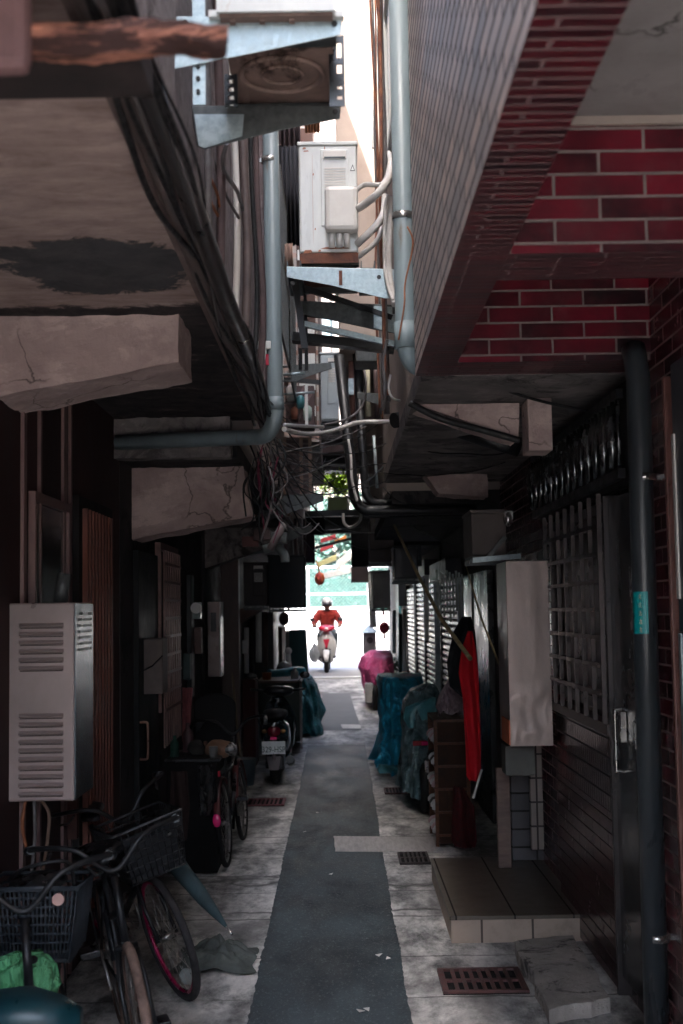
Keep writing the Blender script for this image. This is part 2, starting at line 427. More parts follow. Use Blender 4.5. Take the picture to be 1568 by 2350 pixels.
r_ = MB(); r_.box(-40,40,25.6,46,.0,.365); tag(r_.build('cross_street', cross), kind='structure')
kb = MB(); kb.box(-1.2,1.25,25.2,25.6,.2,.372); tag(kb.build('threshold_kerb', mat('pale kerb concrete', (.6,.6,.58), (.45,.45,.44), 5, .8)), kind='structure')

# ------------------------------------------------------------------ row houses
BR1 = tiles('wine red glazed tile', 'xz', .25, .064, (.016,.004,.007), (.165,.006,.020), (.22,.18,.17), .0045, .3, loc=(.02,.0), dirt=.1)
BR2 = tiles('wine red soffit tile', 'xy', .25, .040, (.022,.006,.010), (.11,.008,.016), (.20,.12,.12), .005, .35, dirt=.15)
BR3 = tiles('wine red side tile', 'yz', .25, .064, (.045,.012,.016), (.15,.016,.028), (.22,.16,.15), .0045, .22, dirt=.3)
FAC = tiles('pale mosaic facade tile', 'yz', .25, .060, (.36,.33,.34), (.70,.56,.50), (.14,.115,.115), .008, .42, .5, dirt=.15)
PLG = mat('grey soffit paint', (.33,.31,.31), (.22,.205,.205), 2.2, .85, 0, .3, cracks=1.2)
STUC = mat('rough grey stucco', (.38,.34,.34), (.22,.19,.195), 30, .9, 0, .9, dirt=(.10,.085,.085), dpos=.6, dist=.01)
CREAM = mat('cream painted wall', (.40,.34,.30), (.29,.24,.215), 2, .8, 0, .2, dirt=(.35,.27,.22), dpos=.68)
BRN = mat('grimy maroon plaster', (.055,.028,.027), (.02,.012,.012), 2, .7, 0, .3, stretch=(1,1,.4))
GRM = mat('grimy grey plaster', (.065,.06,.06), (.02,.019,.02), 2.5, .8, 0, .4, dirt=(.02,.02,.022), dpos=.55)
BEI = mat('peeling beige render', (.62,.49,.45), (.34,.25,.235), 2.4, .85, 0, .8, dirt=(.12,.085,.08), dpos=.66, dscale=2, dist=.01, cracks=1.8)
OLD = mat('patchy pale render', (.30,.27,.26), (.11,.10,.098), 3, .85, 0, .5, dirt=(.06,.055,.055), dpos=.55, dscale=3, cracks=2)
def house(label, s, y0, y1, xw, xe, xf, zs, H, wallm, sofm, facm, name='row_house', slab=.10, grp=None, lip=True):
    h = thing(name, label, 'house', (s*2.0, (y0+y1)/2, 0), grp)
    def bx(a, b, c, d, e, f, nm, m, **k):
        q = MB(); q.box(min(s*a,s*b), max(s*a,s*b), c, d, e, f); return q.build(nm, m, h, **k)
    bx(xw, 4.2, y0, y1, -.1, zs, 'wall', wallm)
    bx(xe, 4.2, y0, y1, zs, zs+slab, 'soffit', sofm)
    bx(xf, 4.2, y0+.003, y1-.003, zs+slab, H, 'facade', facm)
    bx(xf-.06, 4.25, y0, y1, H, H+.15, 'roof', OLD)
    return h
def hbox(h, nm, m, x0, x1, y0, y1, z0, z1, bevel=0):
    q = MB(); q.box(x0, x1, y0, y1, z0, z1); return q.build(nm, m, h, bevel=bevel)
def window(h, s, xf, y0, y1, z0, z1, cage=True):
    q = MB(); x = s*xf; t = .04
    a, b = (x-.03, x+.01) if s > 0 else (x-.01, x+.03)
    q.box(a,b,y0,y1,z0,z0+t); q.box(a,b,y0,y1,z1-t,z1); q.box(a,b,y0,y0+t,z0+t,z1-t); q.box(a,b,y1-t,y1,z0+t,z1-t)
    w = q.build('window', WHITE, h)
    p = MB(); p.box(x-.012 if s > 0 else x-.005, x+.005 if s > 0 else x+.012, y0+t, y1-t, z0+t, z1-t); p.build('pane', glass_mat('dark pane', (.03,.04,.045)), w)
    if cage:
        c = MB(); d = .14; xo = x-s*d
        n = max(3, int((y1-y0)/.09))
        for i in range(n+1):
            y = y0+(y1-y0)*i/n; c.bar((xo,y,z0-.03),(xo,y,z1+.03),.012,.012)
        for z in (z0-.03, (z0+z1)/2, z1+.03):
            c.bar((xo,y0,z),(xo,y1,z),.014,.014)
            for y in (y0, y1): c.bar((x,y,z),(xo,y,z),.014,.014)
        c.build('window_cage', GALVD, w)
# left side, near to far
L1 = house('nearest left house with a stained plaster soffit and a low slab edge full of cables', -1, Y0H, 7.5, 1.30, .50, .42, 2.84, 7.5, BRN, SOF, STUC)
q = MB(); q.prism([(-.50,Y0H,2.84),(-.50,Y0H,2.94),(-.415,Y0H,2.94),(-.415,Y0H,2.90),(-.455,Y0H,2.835)], (0,7.5-Y0H,0)); q.build('slab_lip', mat('grimy lip render', (.24,.18,.165), (.12,.085,.08), 4, .8, 0, .6), L1)
q = MB(); a = W(-30,708,4.76); b = W(412,708,4.76); c = W(412,832,4.76); d = W(-30,928,4.76)
q.prism([(-1.42,4.76,2.842),(b.x,4.76,2.842),(c.x,4.76,c.z),(-1.42,4.76,d.z)], (0,.42,0)); roughen(q.build('cross_beam', BEI, L1), .045, .22)
q = MB(); q.box(-1.40,-.62,7.32,7.45,2.60,2.838); roughen(q.build('cross_beam', OLD, L1), .03, .1)
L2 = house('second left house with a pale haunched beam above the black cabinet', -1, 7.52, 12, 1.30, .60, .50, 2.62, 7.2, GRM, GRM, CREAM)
q = MB(); a = W(268,1100,7.95); b = W(558,1078,7.95); c = W(578,1185,7.95); d = W(268,1245,7.95)
q.prism([(-1.4,7.95,2.619),(b.x,7.95,2.619),(c.x,7.95,c.z),(-1.4,7.95,d.z)], (0,.4,0)); roughen(q.build('cross_beam', BEI, L2), .035, .16)
window(L2, -1, .50, 8.4, 9.6, 3.6, 4.7); window(L2, -1, .50, 10.2, 11.3, 3.6, 4.7); window(L2, -1, .50, 8.4, 9.6, 5.6, 6.6)
L3 = house('third left house with reddish brick upper wall', -1, 12.02, 17, 1.28, .52, .46, 2.5, 6.6, GRM, GRM, tiles('old brick','yz',.22,.07,(.30,.15,.12),(.55,.42,.36),(.5,.45,.42),.012,.8,.6))
q = MB(); q.prism([(-1.35,12.1,2.5),(W(640,1240,12.1).x,12.1,2.5),(W(640,1262,12.1).x,12.1,2.34),(-1.35,12.1,2.1)], (0,.3,0)); q.build('cross_beam', OLD, L3)
window(L3, -1, .46, 13, 14.2, 3.4, 4.5); window(L3, -1, .46, 15, 16.2, 3.4, 4.5)
L4 = house('fourth left house behind the hanging dark boxes', -1, 17.02, 23, 1.28, .58, .5, 2.5, 6.2, mat('near black wall', (.025,.024,.024), (.012,.012,.012), 3, .9), GRM, OLD)  # street wall kept near black all over
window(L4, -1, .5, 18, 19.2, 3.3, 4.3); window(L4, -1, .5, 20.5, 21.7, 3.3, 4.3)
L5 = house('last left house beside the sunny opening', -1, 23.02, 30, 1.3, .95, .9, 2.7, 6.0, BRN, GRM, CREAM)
# right side
R1 = house('nearest right house clad in wine red glazed tiles with a pale tiled facade', 1, Y0H, 5.17, 1.24, .48, .33, 3.04, 7.5, BR3, PLG, FAC, slab=.004)
q = MB(); q.box(.33,.478,Y0H,5.172,2.66,3.041); e = q.build('edge_beam', BR2, R1)
e.data.materials.append(FAC)
for p in e.data.polygons:
    if abs(p.normal.x) > .8 and p.center.x < .4: p.material_index = 1
for y0, y1, nm in ((3.38,3.66,'a'),(4.9,5.168,'b')):
    q = MB(); q.box(.479,1.3,y0,y1,2.661,3.039); e = q.build('cross_beam', BR1, R1)
    e.data.materials.append(BR2)
    for p in e.data.polygons:
        if abs(p.normal.z) > .8: p.material_index = 1
q = MB(); q.box(.48,1.24,3.366,3.379,3.015,3.0385); q.build('plaster_bead', CREAM, R1)
R2 = house('second right house with a sagging grey soffit, a barred window and a glazed door', 1, 5.175, 9.6, 1.24, .36, .36, 2.66, 7.2, BR3, OLD, CREAM)
q = MB(); a = W(948,922,5.9); b = W(1192,918,5.9); c = W(1192,1008,5.9); d = W(1085,972,5.9); e_ = W(948,926,5.9)
q.prism([a,b,c,d,e_], (0,.3,0)); roughen(q.build('cross_beam', BEI, R2), .02, .12)
q = MB(); x0,x1,y0,y1,z0,z1 = RB(1212,900,1268,1035,5.75,.2); q.box(x0,x1,y0,y1,z0,2.659); q.build('hanging_pier', BEI, R2, bevel=.006)
window(R2, 1, .36, 6.6, 7.6, 4.4, 5.4, False)
R3 = house('third right house with a low dark soffit and roller shutters', 1, 9.62, 15, 1.22, .42, .38, 2.5, 7.4, GRM, GRM, CREAM)
q = MB(); x0,x1,y0,y1,z0,z1 = RX(975,1122,1092,1142,9.0,.3); q.prism([(x0,9.0,2.659),(x1,9.0,2.659),(x1,9.0,z0),(x0+.10,9.0,z0+.03)], (0,.3,0)); roughen(q.build('cross_beam', BEI, R2), .03, .12)
window(R3, 1, .38, 10.2, 11.4, 3.6, 4.7, False); window(R3, 1, .38, 12.4, 13.6, 3.6, 4.7, True)
R4 = house('fourth right house with slatted shutters at street level', 1, 15.02, 22, 1.2, .5, .42, 2.45, 7, GRM, GRM, OLD)
R5 = house('last right house beside the sunny opening', 1, 22.02, 29.5, 1.15, .8, .72, 2.9, 6.5, GRM, GRM, CREAM)
window(R4, 1, .42, 16, 17.4, 3.4, 4.5); window(R4, 1, .42, 18.4, 19.6, 3.4, 4.5)

# ------------------------------------------------------------------ the sunny end of the alley
ww = thing('boundary_wall', 'white sunlit boundary wall across the street behind the rider', 'wall', (0,47,0))
q = MB(); q.box(-25,25,47,47.3,-.1,1.62); q.build('wall_panel', mat('bright white wall paint', (.62,.62,.60), (.52,.52,.50), 1, .8, 0, .2), ww)
q = MB(); q.box(-25,25,46.95,47.35,1.62,1.70); q.build('wall_coping', mat('white coping', (.8,.8,.78), (.7,.7,.68), 3, .8), ww)
fe = thing('chain_link_fence', 'green chain link fence with white rails on top of the white wall', 'fence', (0,47.15,1.7))
FW = mat('white fence paint', (.8,.8,.8), (.7,.7,.7), 5, .5)
for z in (1.78, 2.3, 3.3):
    q = MB(); q.cyl((-8,47.15,z),(10,47.15,z),.035); q.build('rail', FW, fe)
for x in (-7.1,-4.1,-1.15,1.1,3.4,6.4,9.4):
    q = MB(); q.cyl((x,47.15,1.68),(x,47.15,3.35),.04); q.build('post', FW, fe)
q = MB(); st = .13
for i in range(int(16/st)+14):
    x = -8.6+i*st; q.bar((x,47.13,1.75),(x+1.5,47.13,3.25),.012,.012); q.bar((x+1.5,47.17,1.75),(x,47.17,3.25),.012,.012)
q.build('wire_mesh', mat('green fence wire', (.12,.19,.17), (.09,.15,.135), 5, .5), fe)
LEAF = [mat('dusty green foliage', (.07,.14,.11), (.03,.065,.05), 3, .7, 0, .2), mat('fresh green foliage', (.55,.75,.07), (.35,.58,.04), 9, .6, 0, .2)]
_t = LEAF[1].node_tree; _p = _t.nodes['Principled BSDF']; _tr = _t.nodes.new('ShaderNodeBsdfTranslucent'); _mx = _t.nodes.new('ShaderNodeMixShader'); _mx.inputs[0].default_value = .6
_t.links.new(_p.inputs['Base Color'].links[0].from_socket, _tr.inputs['Color']); _t.links.new(_p.outputs[0], _mx.inputs[1]); _t.links.new(_tr.outputs[0], _mx.inputs[2]); _t.links.new(_mx.outputs[0], _t.nodes['Material Output'].inputs['Surface'])
def leaves(mb, c, r, n, size, sc=1.6, th=.42):
    k = 0; tries = 0
    while k < n and tries < n*8:
        tries += 1
        p = Vector((random.gauss(0,.42), random.gauss(0,.42), random.gauss(0,.42)))
        if p.length > 1.05: continue
        w = Vector((p.x*r[0], p.y*r[1], p.z*r[2]))+Vector(c)
        if noise.noise(w*sc) < (th-.5): continue
        a = random.random()*6.28; b = random.uniform(-.9,.9); s_ = size*random.uniform(.6,1.4)
        u = Vector((math.cos(a), math.sin(a), b)).normalized(); v2 = u.cross(Vector((random.random()-.5, random.random()-.5, 1))).normalized()
        mb.add([w-u*s_, w-v2*s_*.4, w+u*s_, w+v2*s_*.4], [(0,1,2,3)]); k += 1
def tree(label, x, y, h, r, m):
    t = thing('broadleaf_tree', label, 'tree', (x,y,.3), 'trees beyond the fence')
    q = MB(); q.tube(smooth_path([(x,y,.2),(x+.1,y,h*.3),(x-.1,y+.1,h*.55),(x,y,h*.8)]), [.16-.12*i/18 for i in range(19)])
    for k in range(6):
        a = k*1.05; q.tube([(x,y,h*(.35+.05*k)),(x+math.cos(a)*r*.4,y+math.sin(a)*r*.3,h*(.55+.05*k)),(x+math.cos(a)*r*.8,y+math.sin(a)*r*.6,h*(.65+.05*k))],[.06,.04,.015],6)
    q.build('trunk', mat('grey bark', (.16,.12,.10), (.07,.05,.045), 8, .9), t)
    q = MB(); leaves(q, (x,y,h*.66), (r,r,h*.36), 4200, .17); q.build('crown', m, t)
tree('dusty green tree left of centre beyond the chain link fence', -2.6, 51, 5.6, 2.6, LEAF[0])
tree('dusty green tree right of centre beyond the chain link fence', 2.3, 53, 5.2, 2.6, LEAF[0])
bh = thing('unseen_light_block', 'plain grey block added unseen behind the viewpoint to cut the light', 'house', (0,-9,0))  # unseen block added behind the camera to cut the light from there
q = MB(); q.box(-12,12,-13,-9,0,BH); q.build('wall', PLG, bh)
window(bh, 1, .9, -9.3, -9.1, 1, 2, False) if False else None
hg = thing('hedge', 'dense dark green hedge right behind the chain link fence', 'hedge', (0,49,.3))
q = MB(); q.box(-6,8,48.9,49.6,.3,2.9); q.build('hedge_core', mat('hedge core', (.015,.05,.042), (.008,.025,.022), 3, .9), hg)
q = MB()
for i in range(2600):
    p = Vector((random.uniform(-3.2,4.2), 48.85+random.random()*.2, random.uniform(.4,3.25))); a = random.random()*6.28; s_ = random.uniform(.05,.11); u = Vector((math.cos(a), random.uniform(-.4,.4), math.sin(a))).normalized(); w_ = u.cross(Vector((random.uniform(-.5,.5),1,random.uniform(-.5,.5)))).normalized()
    q.add([p-u*s_, p-w_*s_*.4, p+u*s_, p+w_*s_*.4], [(0,1,2,3)])
q.build('leaves', mat('hedge leaves', (.045,.085,.07), (.015,.035,.03), 2, .7, 0, 0), hg)
tree('dense tree furthest back in the middle of the opening', .2, 56, 7.2, 3.0, LEAF[0])
# ------------------------------------------------------------------ far block and projecting rooms
ab = thing('apartment_block', 'tall pale apartment block far across the street above the trees', 'building', (0,70,0))
q = MB(); q.box(-14,14,70,82,0,31); q.build('wall', CREAM, ab)
for i in range(8):
    for k in range(6):
        q = MB(); x = -8+k*3.2; z = 3+i*3.4
        q.box(x,x+1.5,69.93,70.02,z,z+1.5); q.build('window', glass_mat('far window glass', (.10,.14,.15)), ab)
# closed balcony room projecting from the third right house
for nm, x, y0, y1, z0, H in (('a', .035, 9.7, 12.2, 3.72, 7.4), ('b', .10, 12.3, 14.9, 3.3, 7.4)):
    q = MB(); q.box(x,.379,y0,y1,z0,H-.02); q.build('projecting_room', CREAM, R3)
window(R3, 1, .035, 10.2, 11.6, 4.4, 5.4, False); window(R3, 1, .10, 12.8, 14.2, 4.2, 5.2, True)
q = MB(); x0,x1,y0,y1,z0,z1 = RX(648,676,520,900,12,.05)
window(L3, -1, .46, 12.3, 12.9, 4.0, 5.4, True)
# ------------------------------------------------------------------ downpipes
def pipe(pts, r, m, name, label, cat='pipe', clamps=(), group=None, joints=()):
    t = thing(name, label, cat, pts[0], group)
    q = MB(); q.tube(pts, r, 18); q.build('pipe_run', m, t)
    for (p, ax) in clamps:
        p = Vector(p); q = MB(); q.tube([p-Vector((0,0,.014)), p+Vector((0,0,.014))], r*1.07, 18)
        q.box(p.x-r*.3 if ax > 0 else p.x-r*1.05-.03, p.x+r*1.05+.03 if ax > 0 else p.x+r*.3, p.y-.006, p.y+.006, p.z-.011, p.z+.011)
        q.build('clamp', CHROME, t)
    for (a, b) in joints:
        q = MB(); q.tube([a, b], r*1.12, 18); q.build('socket', m, t)
    return t
def arc(p, c, n=8):
    "quarter bend through corner c between the first and last of p"
    a, b = Vector(p[0]), Vector(p[1]); c = Vector(c)
    return [a*(1-t)**2+c*2*t*(1-t)+b*t*t for t in [i/n for i in range(n+1)]]
d = 6.8; a = W(613,-150,d); b = W(632,925,d); e = W(560,1004,d+.25); f = W(268,1016,d+.42)
c_ = W(634,1005,d)
pipe([a, b]+arc((b, W(590,1003,d+.12)), c_)[1:]+[e, f], .044, PIPE, 'downpipe', 'grey downpipe on the left upper wall that bends under the eave', clamps=[(W(619,368,d), -1)],
     joints=[(b+Vector((0,0,.03)), b+Vector((0,0,-.04)))])
d = 5.25; a = W(912,-150,d); b = W(931,770,d); c_ = W(935,838,d); e = W(968,842,d+.1)
pipe([a, b]+arc((b, e), c_)[1:]+[W(1010,850,d+.5)], .043, PIPE, 'downpipe', 'blue-grey downpipe running down the edge of the pale tiled facade', clamps=[(W(925,497,d), 1)],
     joints=[(W(930,740,d), W(932,800,d))])
d = 4.8; a = W(1464,850,d); b = W(1512,2500,d); b.z = -.05
pipe([a+Vector((0,.06,.10)), a+Vector((0,.03,.04)), a-Vector((0,0,.03)), b], .046, PIPED, 'downpipe', 'dark grey downpipe standing in front of the wine red tiled wall', clamps=[(W(1478,1096,d), 1), (W(1507,2150,d), 1)])
st_ = MB(); p0 = W(1474,1358,d); p1 = W(1478,1454,d)
for i in range(9):
    pass
n = 8; vs = []
for z_, p in ((0, p0), (1, p1)):
    for k in range(n+1):
        an = R(190+ k*80/n); vs.append((a.x+(p.x-a.x)*0+ (p.x) - a.x + math.cos(an)*.0475, p.y+math.sin(an)*.0475, p.z))
axx = lambda z: a.x+(b.x-a.x)*(a.z-z)/(a.z-b.z)
vs = [(axx(p.z)+math.cos(R(197+k*75/n))*.0472, d+math.sin(R(197+k*75/n))*.0472, p.z) for p in (p0, p1) for k in range(n+1)]
st_.add(vs, [(k, k+1, n+2+k, n+1+k) for k in range(n)])
sticker = solo(st_, 'sticker', mat('teal sticker', (.0,.30,.31), (.0,.25,.26), 3, .4, 0, 0), 'teal vertical sticker with small pale characters on the dark downpipe', 'sticker')
q = MB()
for i in range(5):
    z = p0.z-.02-i*.031; x = axx(z)-.028; y = d-.0405
    for (dx, dz, w, h) in ((-.004,.004,.012,.002),(-.004,-.003,.012,.002),(.0,.0,.002,.012),(-.005,-.008,.014,.002)):
        q.box(x+dx, x+dx+w, y-.0015, y, z+dz, z+dz+h)
s = q.build('lettering', mat('cream print', (.6,.55,.42), None, 5, .6, 0, 0), None, org=tuple(sticker.location)); s.parent = sticker; s.location = (0,0,0)
d = 8.3; a = W(262,975,d); b = W(276,1900,d); b.z = .0
pipe([a, b], .055, DARK, 'downpipe', 'near black downpipe beside the rusty lattice on the left wall')
d = 9.6; a = W(778,815,d); b = W(812,1130,d); c_ = W(818,1172,d)
pipe([a, b]+arc((b, W(850,1172,d)), c_)[1:]+[W(1090,1168,d-.05), W(1100,1200,d)], .040, DARK, 'downpipe', 'black downpipe left of the pair, turning right above the alley')
a = W(818,800,d+.3); b = W(838,1120,d+.3)
pipe([a, b]+arc((b, W(870,1155,d+.3)), W(842,1155,d+.3))[1:]+[W(985,1160,d+.3)], .034, DARK, 'downpipe', 'black downpipe right of the pair, turning right above the alley')
pipe([W(905,965,7.2), W(960,955,7.3), W(1090,1000,7.0), W(1190,1030,6.9)], .045, DARK, 'drain_pipe', 'black drain pipe sloping under the beige beam on the right')
pipe([W(850,1310,20), W(857,1440,20)], .055, WHITE, 'vent_pipe', 'white vent pipe rising from the little grey box by the opening')
q = MB(); q.bar(W(866,-60,8.6), W(862,190,8.6), .03, .03); q.bar(W(862,190,8.6), W(858,340,8.6), .028, .028); solo(q, 'cable_duct', WHITE, 'straight white cable duct on the cream wall beside the blue-grey downpipe', 'duct')
q = MB(); q.bar(W(884,-60,8.2), W(872,620,8.2), .03, .03); solo(q, 'cable_duct', REDBR, 'dark red cable duct just left of the blue-grey downpipe', 'duct')
q = MB(); q.bar(W(602,600,7.0), W(606,880,7.0), .02, .02); solo(q, 'cable_duct', mat('orange brown duct', (.35,.17,.10), None, 8, .6), 'thin orange brown strip behind the left downpipe', 'duct')

# ------------------------------------------------------------------ air conditioners
def holes_strip(q, p0, p1, w, t):
    q.bar(p0, p1, w, t)
def bracket(poly, thick, m, label, d, strip=None, grp='steel brackets for air conditioners'):
    pts = [W(x, y, d) for x, y in poly]
    lo = Vector((sum(p.x for p in pts)/len(pts), d, min(p.z for p in pts)))
    t = thing('wall_bracket', label, 'bracket', lo, grp)
    q = MB(); q.prism(pts, (0,thick,0)); q.build('bracket_plate', m, t, bevel=.002)
    # folded top flange
    a, b = pts[0], pts[1]
    q = MB(); q.prism([a+Vector((0,thick,.002)), b+Vector((0,thick,.002)), b+Vector((0,thick,-.006)), a+Vector((0,thick,-.006))], (0,.035,0)); q.build('flange', m, t)
    return t
BOLT = mat('dark bolt', (.02,.02,.02), None, 9, .5, .5)
def bolts(t, pts, d, r=.008):
    for (x, y) in pts:
        p = W(x, y, d); q = MB(); q.cyl(p+Vector((0,-.004,0)), p+Vector((0,.004,0)), r, n=12); q.build('bolt', BOLT, t)
t = bracket([(405,38),(785,40),(783,80),(600,118),(400,158)], .004, GALV, 'bright galvanised bracket nearest the camera, under the topmost air conditioner', 3.3); bolts(t, [(768,55),(425,52)], 3.3)
q = MB(); a = W(455,-20,3.31); b = W(455,240,3.31); q.box(a.x-.016, a.x+.018, 3.31, 3.315, b.z, a.z); q.build('wall_rail', GALV, t); bolts(t, [(455,60),(455,152),(455,180),(455,210)], 3.306, .006)
t = bracket([(440,243),(782,243),(780,272),(640,300),(470,342),(452,335)], .004, GALVD, 'galvanised bracket coloured shadow-dark under the rear edge of the topmost air conditioner', 3.7); bolts(t, [(770,257),(457,298)], 3.7)  # the shadow over this plate is put into its steel colour
q = MB(); q.prism([W(446,262,3.69),W(560,262,3.69),W(556,312,3.69),W(470,340,3.69),W(456,334,3.69)], (0,.003,0)); q.build('gusset', GALV, t)
for (x, y) in ((770,90),(770,120)):
    pass
# slotted angle hanging at the end of the brackets
q = MB(); a = W(772,80,3.5)
q.box(a.x-.022,a.x+.0,3.5,3.505,W(0,255,3.5).z,W(0,92,3.5).z); q.box(a.x+.014,a.x+.022,3.5,3.505,W(0,255,3.5).z,W(0,92,3.5).z)
for y in (100,150,186,200,222,246): q.box(a.x,a.x+.014,3.5,3.505,W(0,y+9,3.5).z,W(0,y-6,3.5).z)
solo(q, 'slotted_angle', BLACKP, 'black slotted steel angle joining the ends of the two topmost brackets', 'angle iron')
q = MB(); x0,x1,y0,y1,z0,z1 = RX(515,545,168,240,3.62,.03); q.box(x0,x0+.01,y0,y1,z0,z1); q.box(x1-.01,x1,y0,y1,z0,z1)
for k in range(4): q.box(x0+.01,x1-.01,y0,y0+.006,z0+k*.025,z0+k*.025+.012)
solo(q, 'slotted_angle', BLACKP, 'short black slotted steel piece under the rear of the topmost air conditioner', 'angle iron')

def fan_side(q, x, yc, zc, r, s):
    for k in range(5): q.torus((x+s*.006,yc,zc),(1,0,0),r*(k+1)/5,.003,28,5)
    for k in range(12):
        a = k*math.pi/6; q.bar((x+s*.006,yc,zc),(x+s*.006,yc+math.cos(a)*r,zc+math.sin(a)*r),.004,.004)
def aircon(x0, x1, y0, y1, z0, z1, label, m=WHITE, fan=0, front='louvre', under=GALVD, group='outdoor air conditioner units'):
    t = thing('air_conditioner', label, 'air conditioner', ((x0+x1)/2,(y0+y1)/2,z0), group)
    q = MB(); q.box(x0,x1,y0,y1,z0+.012,z1-.012); q.build('casing', m, t, bevel=.01)
    q = MB(); q.box(x0-.006,x1+.006,y0-.006,y1+.006,z1-.012,z1+.008); q.build('lid', m, t, bevel=.004)
    q = MB(); q.box(x0+.005,x1-.005,y0+.005,y1-.005,z0,z0+.012)
    for k in range(3): q.box(x0+.03+k*.08,x0+.045+k*.08,y0+.02,y1-.02,z0-.006,z0)
    q.build('base_plate', under, t)
    for y in (y0+.08, y1-.12):
        q = MB(); q.box(x0-.005,x1+.005,y,y+.04,z0-.035,z0-.006); q.build('foot', GALVD, t)
    if fan:
        q = MB(); xx = x1 if fan > 0 else x0
        fan_side(q, xx, (y0+y1)/2, (z0+z1)/2, min(y1-y0, z1-z0)*.42, fan); q.build('fan_guard', GALVD, t)
    if front == 'louvre':
        q = MB(); w = x1-x0
        q.box(x0+w*.38,x0+w*.86,y0-.010,y0-.001,z0+.25*(z1-z0),z1-.06*(z1-z0)); q.build('side_cover', m, t, bevel=.004)
        q = MB()
        for k in range(9):
            z = z1-(z1-z0)*(.24+.024*k); q.box(x0+w*.44,x0+w*.80,y0-.014,y0-.010,z,z+(z1-z0)*.011)
        q.build('vent_slats', CREAMP, t)
        q = MB(); z = z1-(z1-z0)*.13; q.box(x0+w*.42,x0+w*.82,y0-.018,y0-.010,z-.012,z+.03); q.build('handle', CREAMP, t, bevel=.004)
        q = MB(); q.box(x0+w*.44,x0+w*.80,y0-.0185,y0-.0175,z-.012,z-.002); q.build('handle_recess', BLACKP, t)
    return t
# topmost unit: only its front foot and underside are seen
t = aircon(-.300,.012,3.26,3.95,3.285,3.83, 'topmost white air conditioner, seen from below with its brown underside', under=mat('grimy brown base pan', (.34,.235,.20), (.17,.12,.105), 5, .7, 0, .4, dirt=(.05,.03,.025)), front='none')
q = MB(); q.torus((-.145,3.62,3.276),(0,0,1),.12,.008,40,8); q.torus((-.145,3.62,3.276),(0,0,1),.06,.006,30,6); q.bar((-.28,3.45,3.278),(-.01,3.45,3.278),.02,.006); q.build('pressed_rings', mat('grimy brown base pan', None), t)
q = MB(); q.box(-.302,.014,3.246,3.256,3.29,3.34); q.build('rusty_skirt', WHITE, t)
for x in (500,768):
    q = MB(); x0,x1,y0,y1,z0,z1 = RX(x-22,x+22,22,38,3.28,.03); q.box(x0,x1,y0,y1,z0,z1); q.build('foot', WHITE, t)
# main unit with white hoses
x0,x1,_,_,z0,z1 = RX(685,822,322,590,6.35,.7)
A2 = aircon(x0,x1,6.35,7.1,z0,z1, 'white air conditioner in the centre with two white hoses on its right', fan=-1, under=RUST)
w = x1-x0; q = MB(); zc = z0+.03
q.loft([(0,0,.0,.0)]*2) if False else None
q.box(x0+w*.44,x1+.002,6.26,6.349,z0+.10,z0+.335); q.build('valve_cover', CREAMP, A2, bevel=.025)
q = MB()
for k in range(3): q.cyl((x0+w*(.55+.13*k),6.31,z0+.10),(x0+w*(.55+.13*k),6.33,z0+.03),.016)
q.build('pipe_valves', CREAMP, A2)
q = MB(); q.box(x0+.0,x1+.0,6.343,6.349,z0-.045,z0+.006); q.build('rusty_tray_edge', RUST, A2)
for pt in () and (((.12,.9),.006),((.1,.35),.008),((.02,.97),.02),((.45,.985),.012)):
    (u_, v_), rr = pt; p = (x0+w*u_, 6.3495, z0+(z1-z0)*v_); q.cyl((p[0],6.348,p[2]),(p[0],6.346,p[2]),rr*.6,n=9)

for (u_, v_, w_, h_) in ((.13,.93,.10,.012),(.10,.955,.06,.02),(.45,.955,.02,.03),(.25,.72,.022,.022),(.27,.23,.024,.02),(.14,.03,.16,.03),(.34,.035,.05,.02),(.235,.5,.006,.84),(.60,.06,.5,.02)):
    q = MB(); cx, cz = x0+w*u_, z0+(z1-z0)*v_; q.prism([(cx-w*w_/2, 6.3495, cz-(z1-z0)*h_*.4),(cx-w*w_*.2, 6.3495, cz-(z1-z0)*h_/2),(cx+w*w_/2, 6.3495, cz-(z1-z0)*h_*.3),(cx+w*w_*.35, 6.3495, cz+(z1-z0)*h_/2),(cx-w*w_*.3, 6.3495, cz+(z1-z0)*h_*.45)], (0,-.0008,0)); q.build('rust_stain', mat('pale rust stain', (.42,.22,.15), (.30,.12,.07), 20, .8, 0, 0), A2)
q = MB(); q.prism([(x1-.035,6.346,z1-.15),(x1-.010,6.346,z1-.15),(x1-.022,6.346,z1-.115)], (0,.002,0)); q.build('warning_triangle', BLACKP, A2)
q = MB(); q.prism([(x1-.031,6.3455,z1-.147),(x1-.014,6.3455,z1-.147),(x1-.022,6.3455,z1-.124)], (0,.002,0)); q.build('warning_label', WHITE, A2)
def hose(pts, r, m, label, name='hose', cat='hose', group=None, k=6, ribs=False):
    pp = smooth_path([W(*p) for p in pts], k*(3 if ribs else 1)); n = len(pp)
    rr = [r*(1+(.10 if i % 2 else -.04)) for i in range(n)] if ribs else r
    q = MB(); q.tube(pp, rr, 10); return solo(q, name, m, label, cat, group)
hose([(812,442,6.3),(835,425,6.3),(862,424,6.25),(880,420,6.3),(896,385,6.5),(893,350,6.8)], .012, TUBER, 'upper white hose curving from the central air conditioner to the blue-grey downpipe', ribs=True)
hose([(814,482,6.3),(835,470,6.25),(868,443,6.2),(890,412,6.25),(899,370,6.5)], .019, TUBER, 'thicker lower white hose curving from the central air conditioner', ribs=True)
hose([(820,560,6.35),(842,540,6.3),(866,515,6.35),(880,490,6.5),(884,450,6.6)], .018, TUBER, 'white ribbed hose near the foot of the central air conditioner', ribs=True)
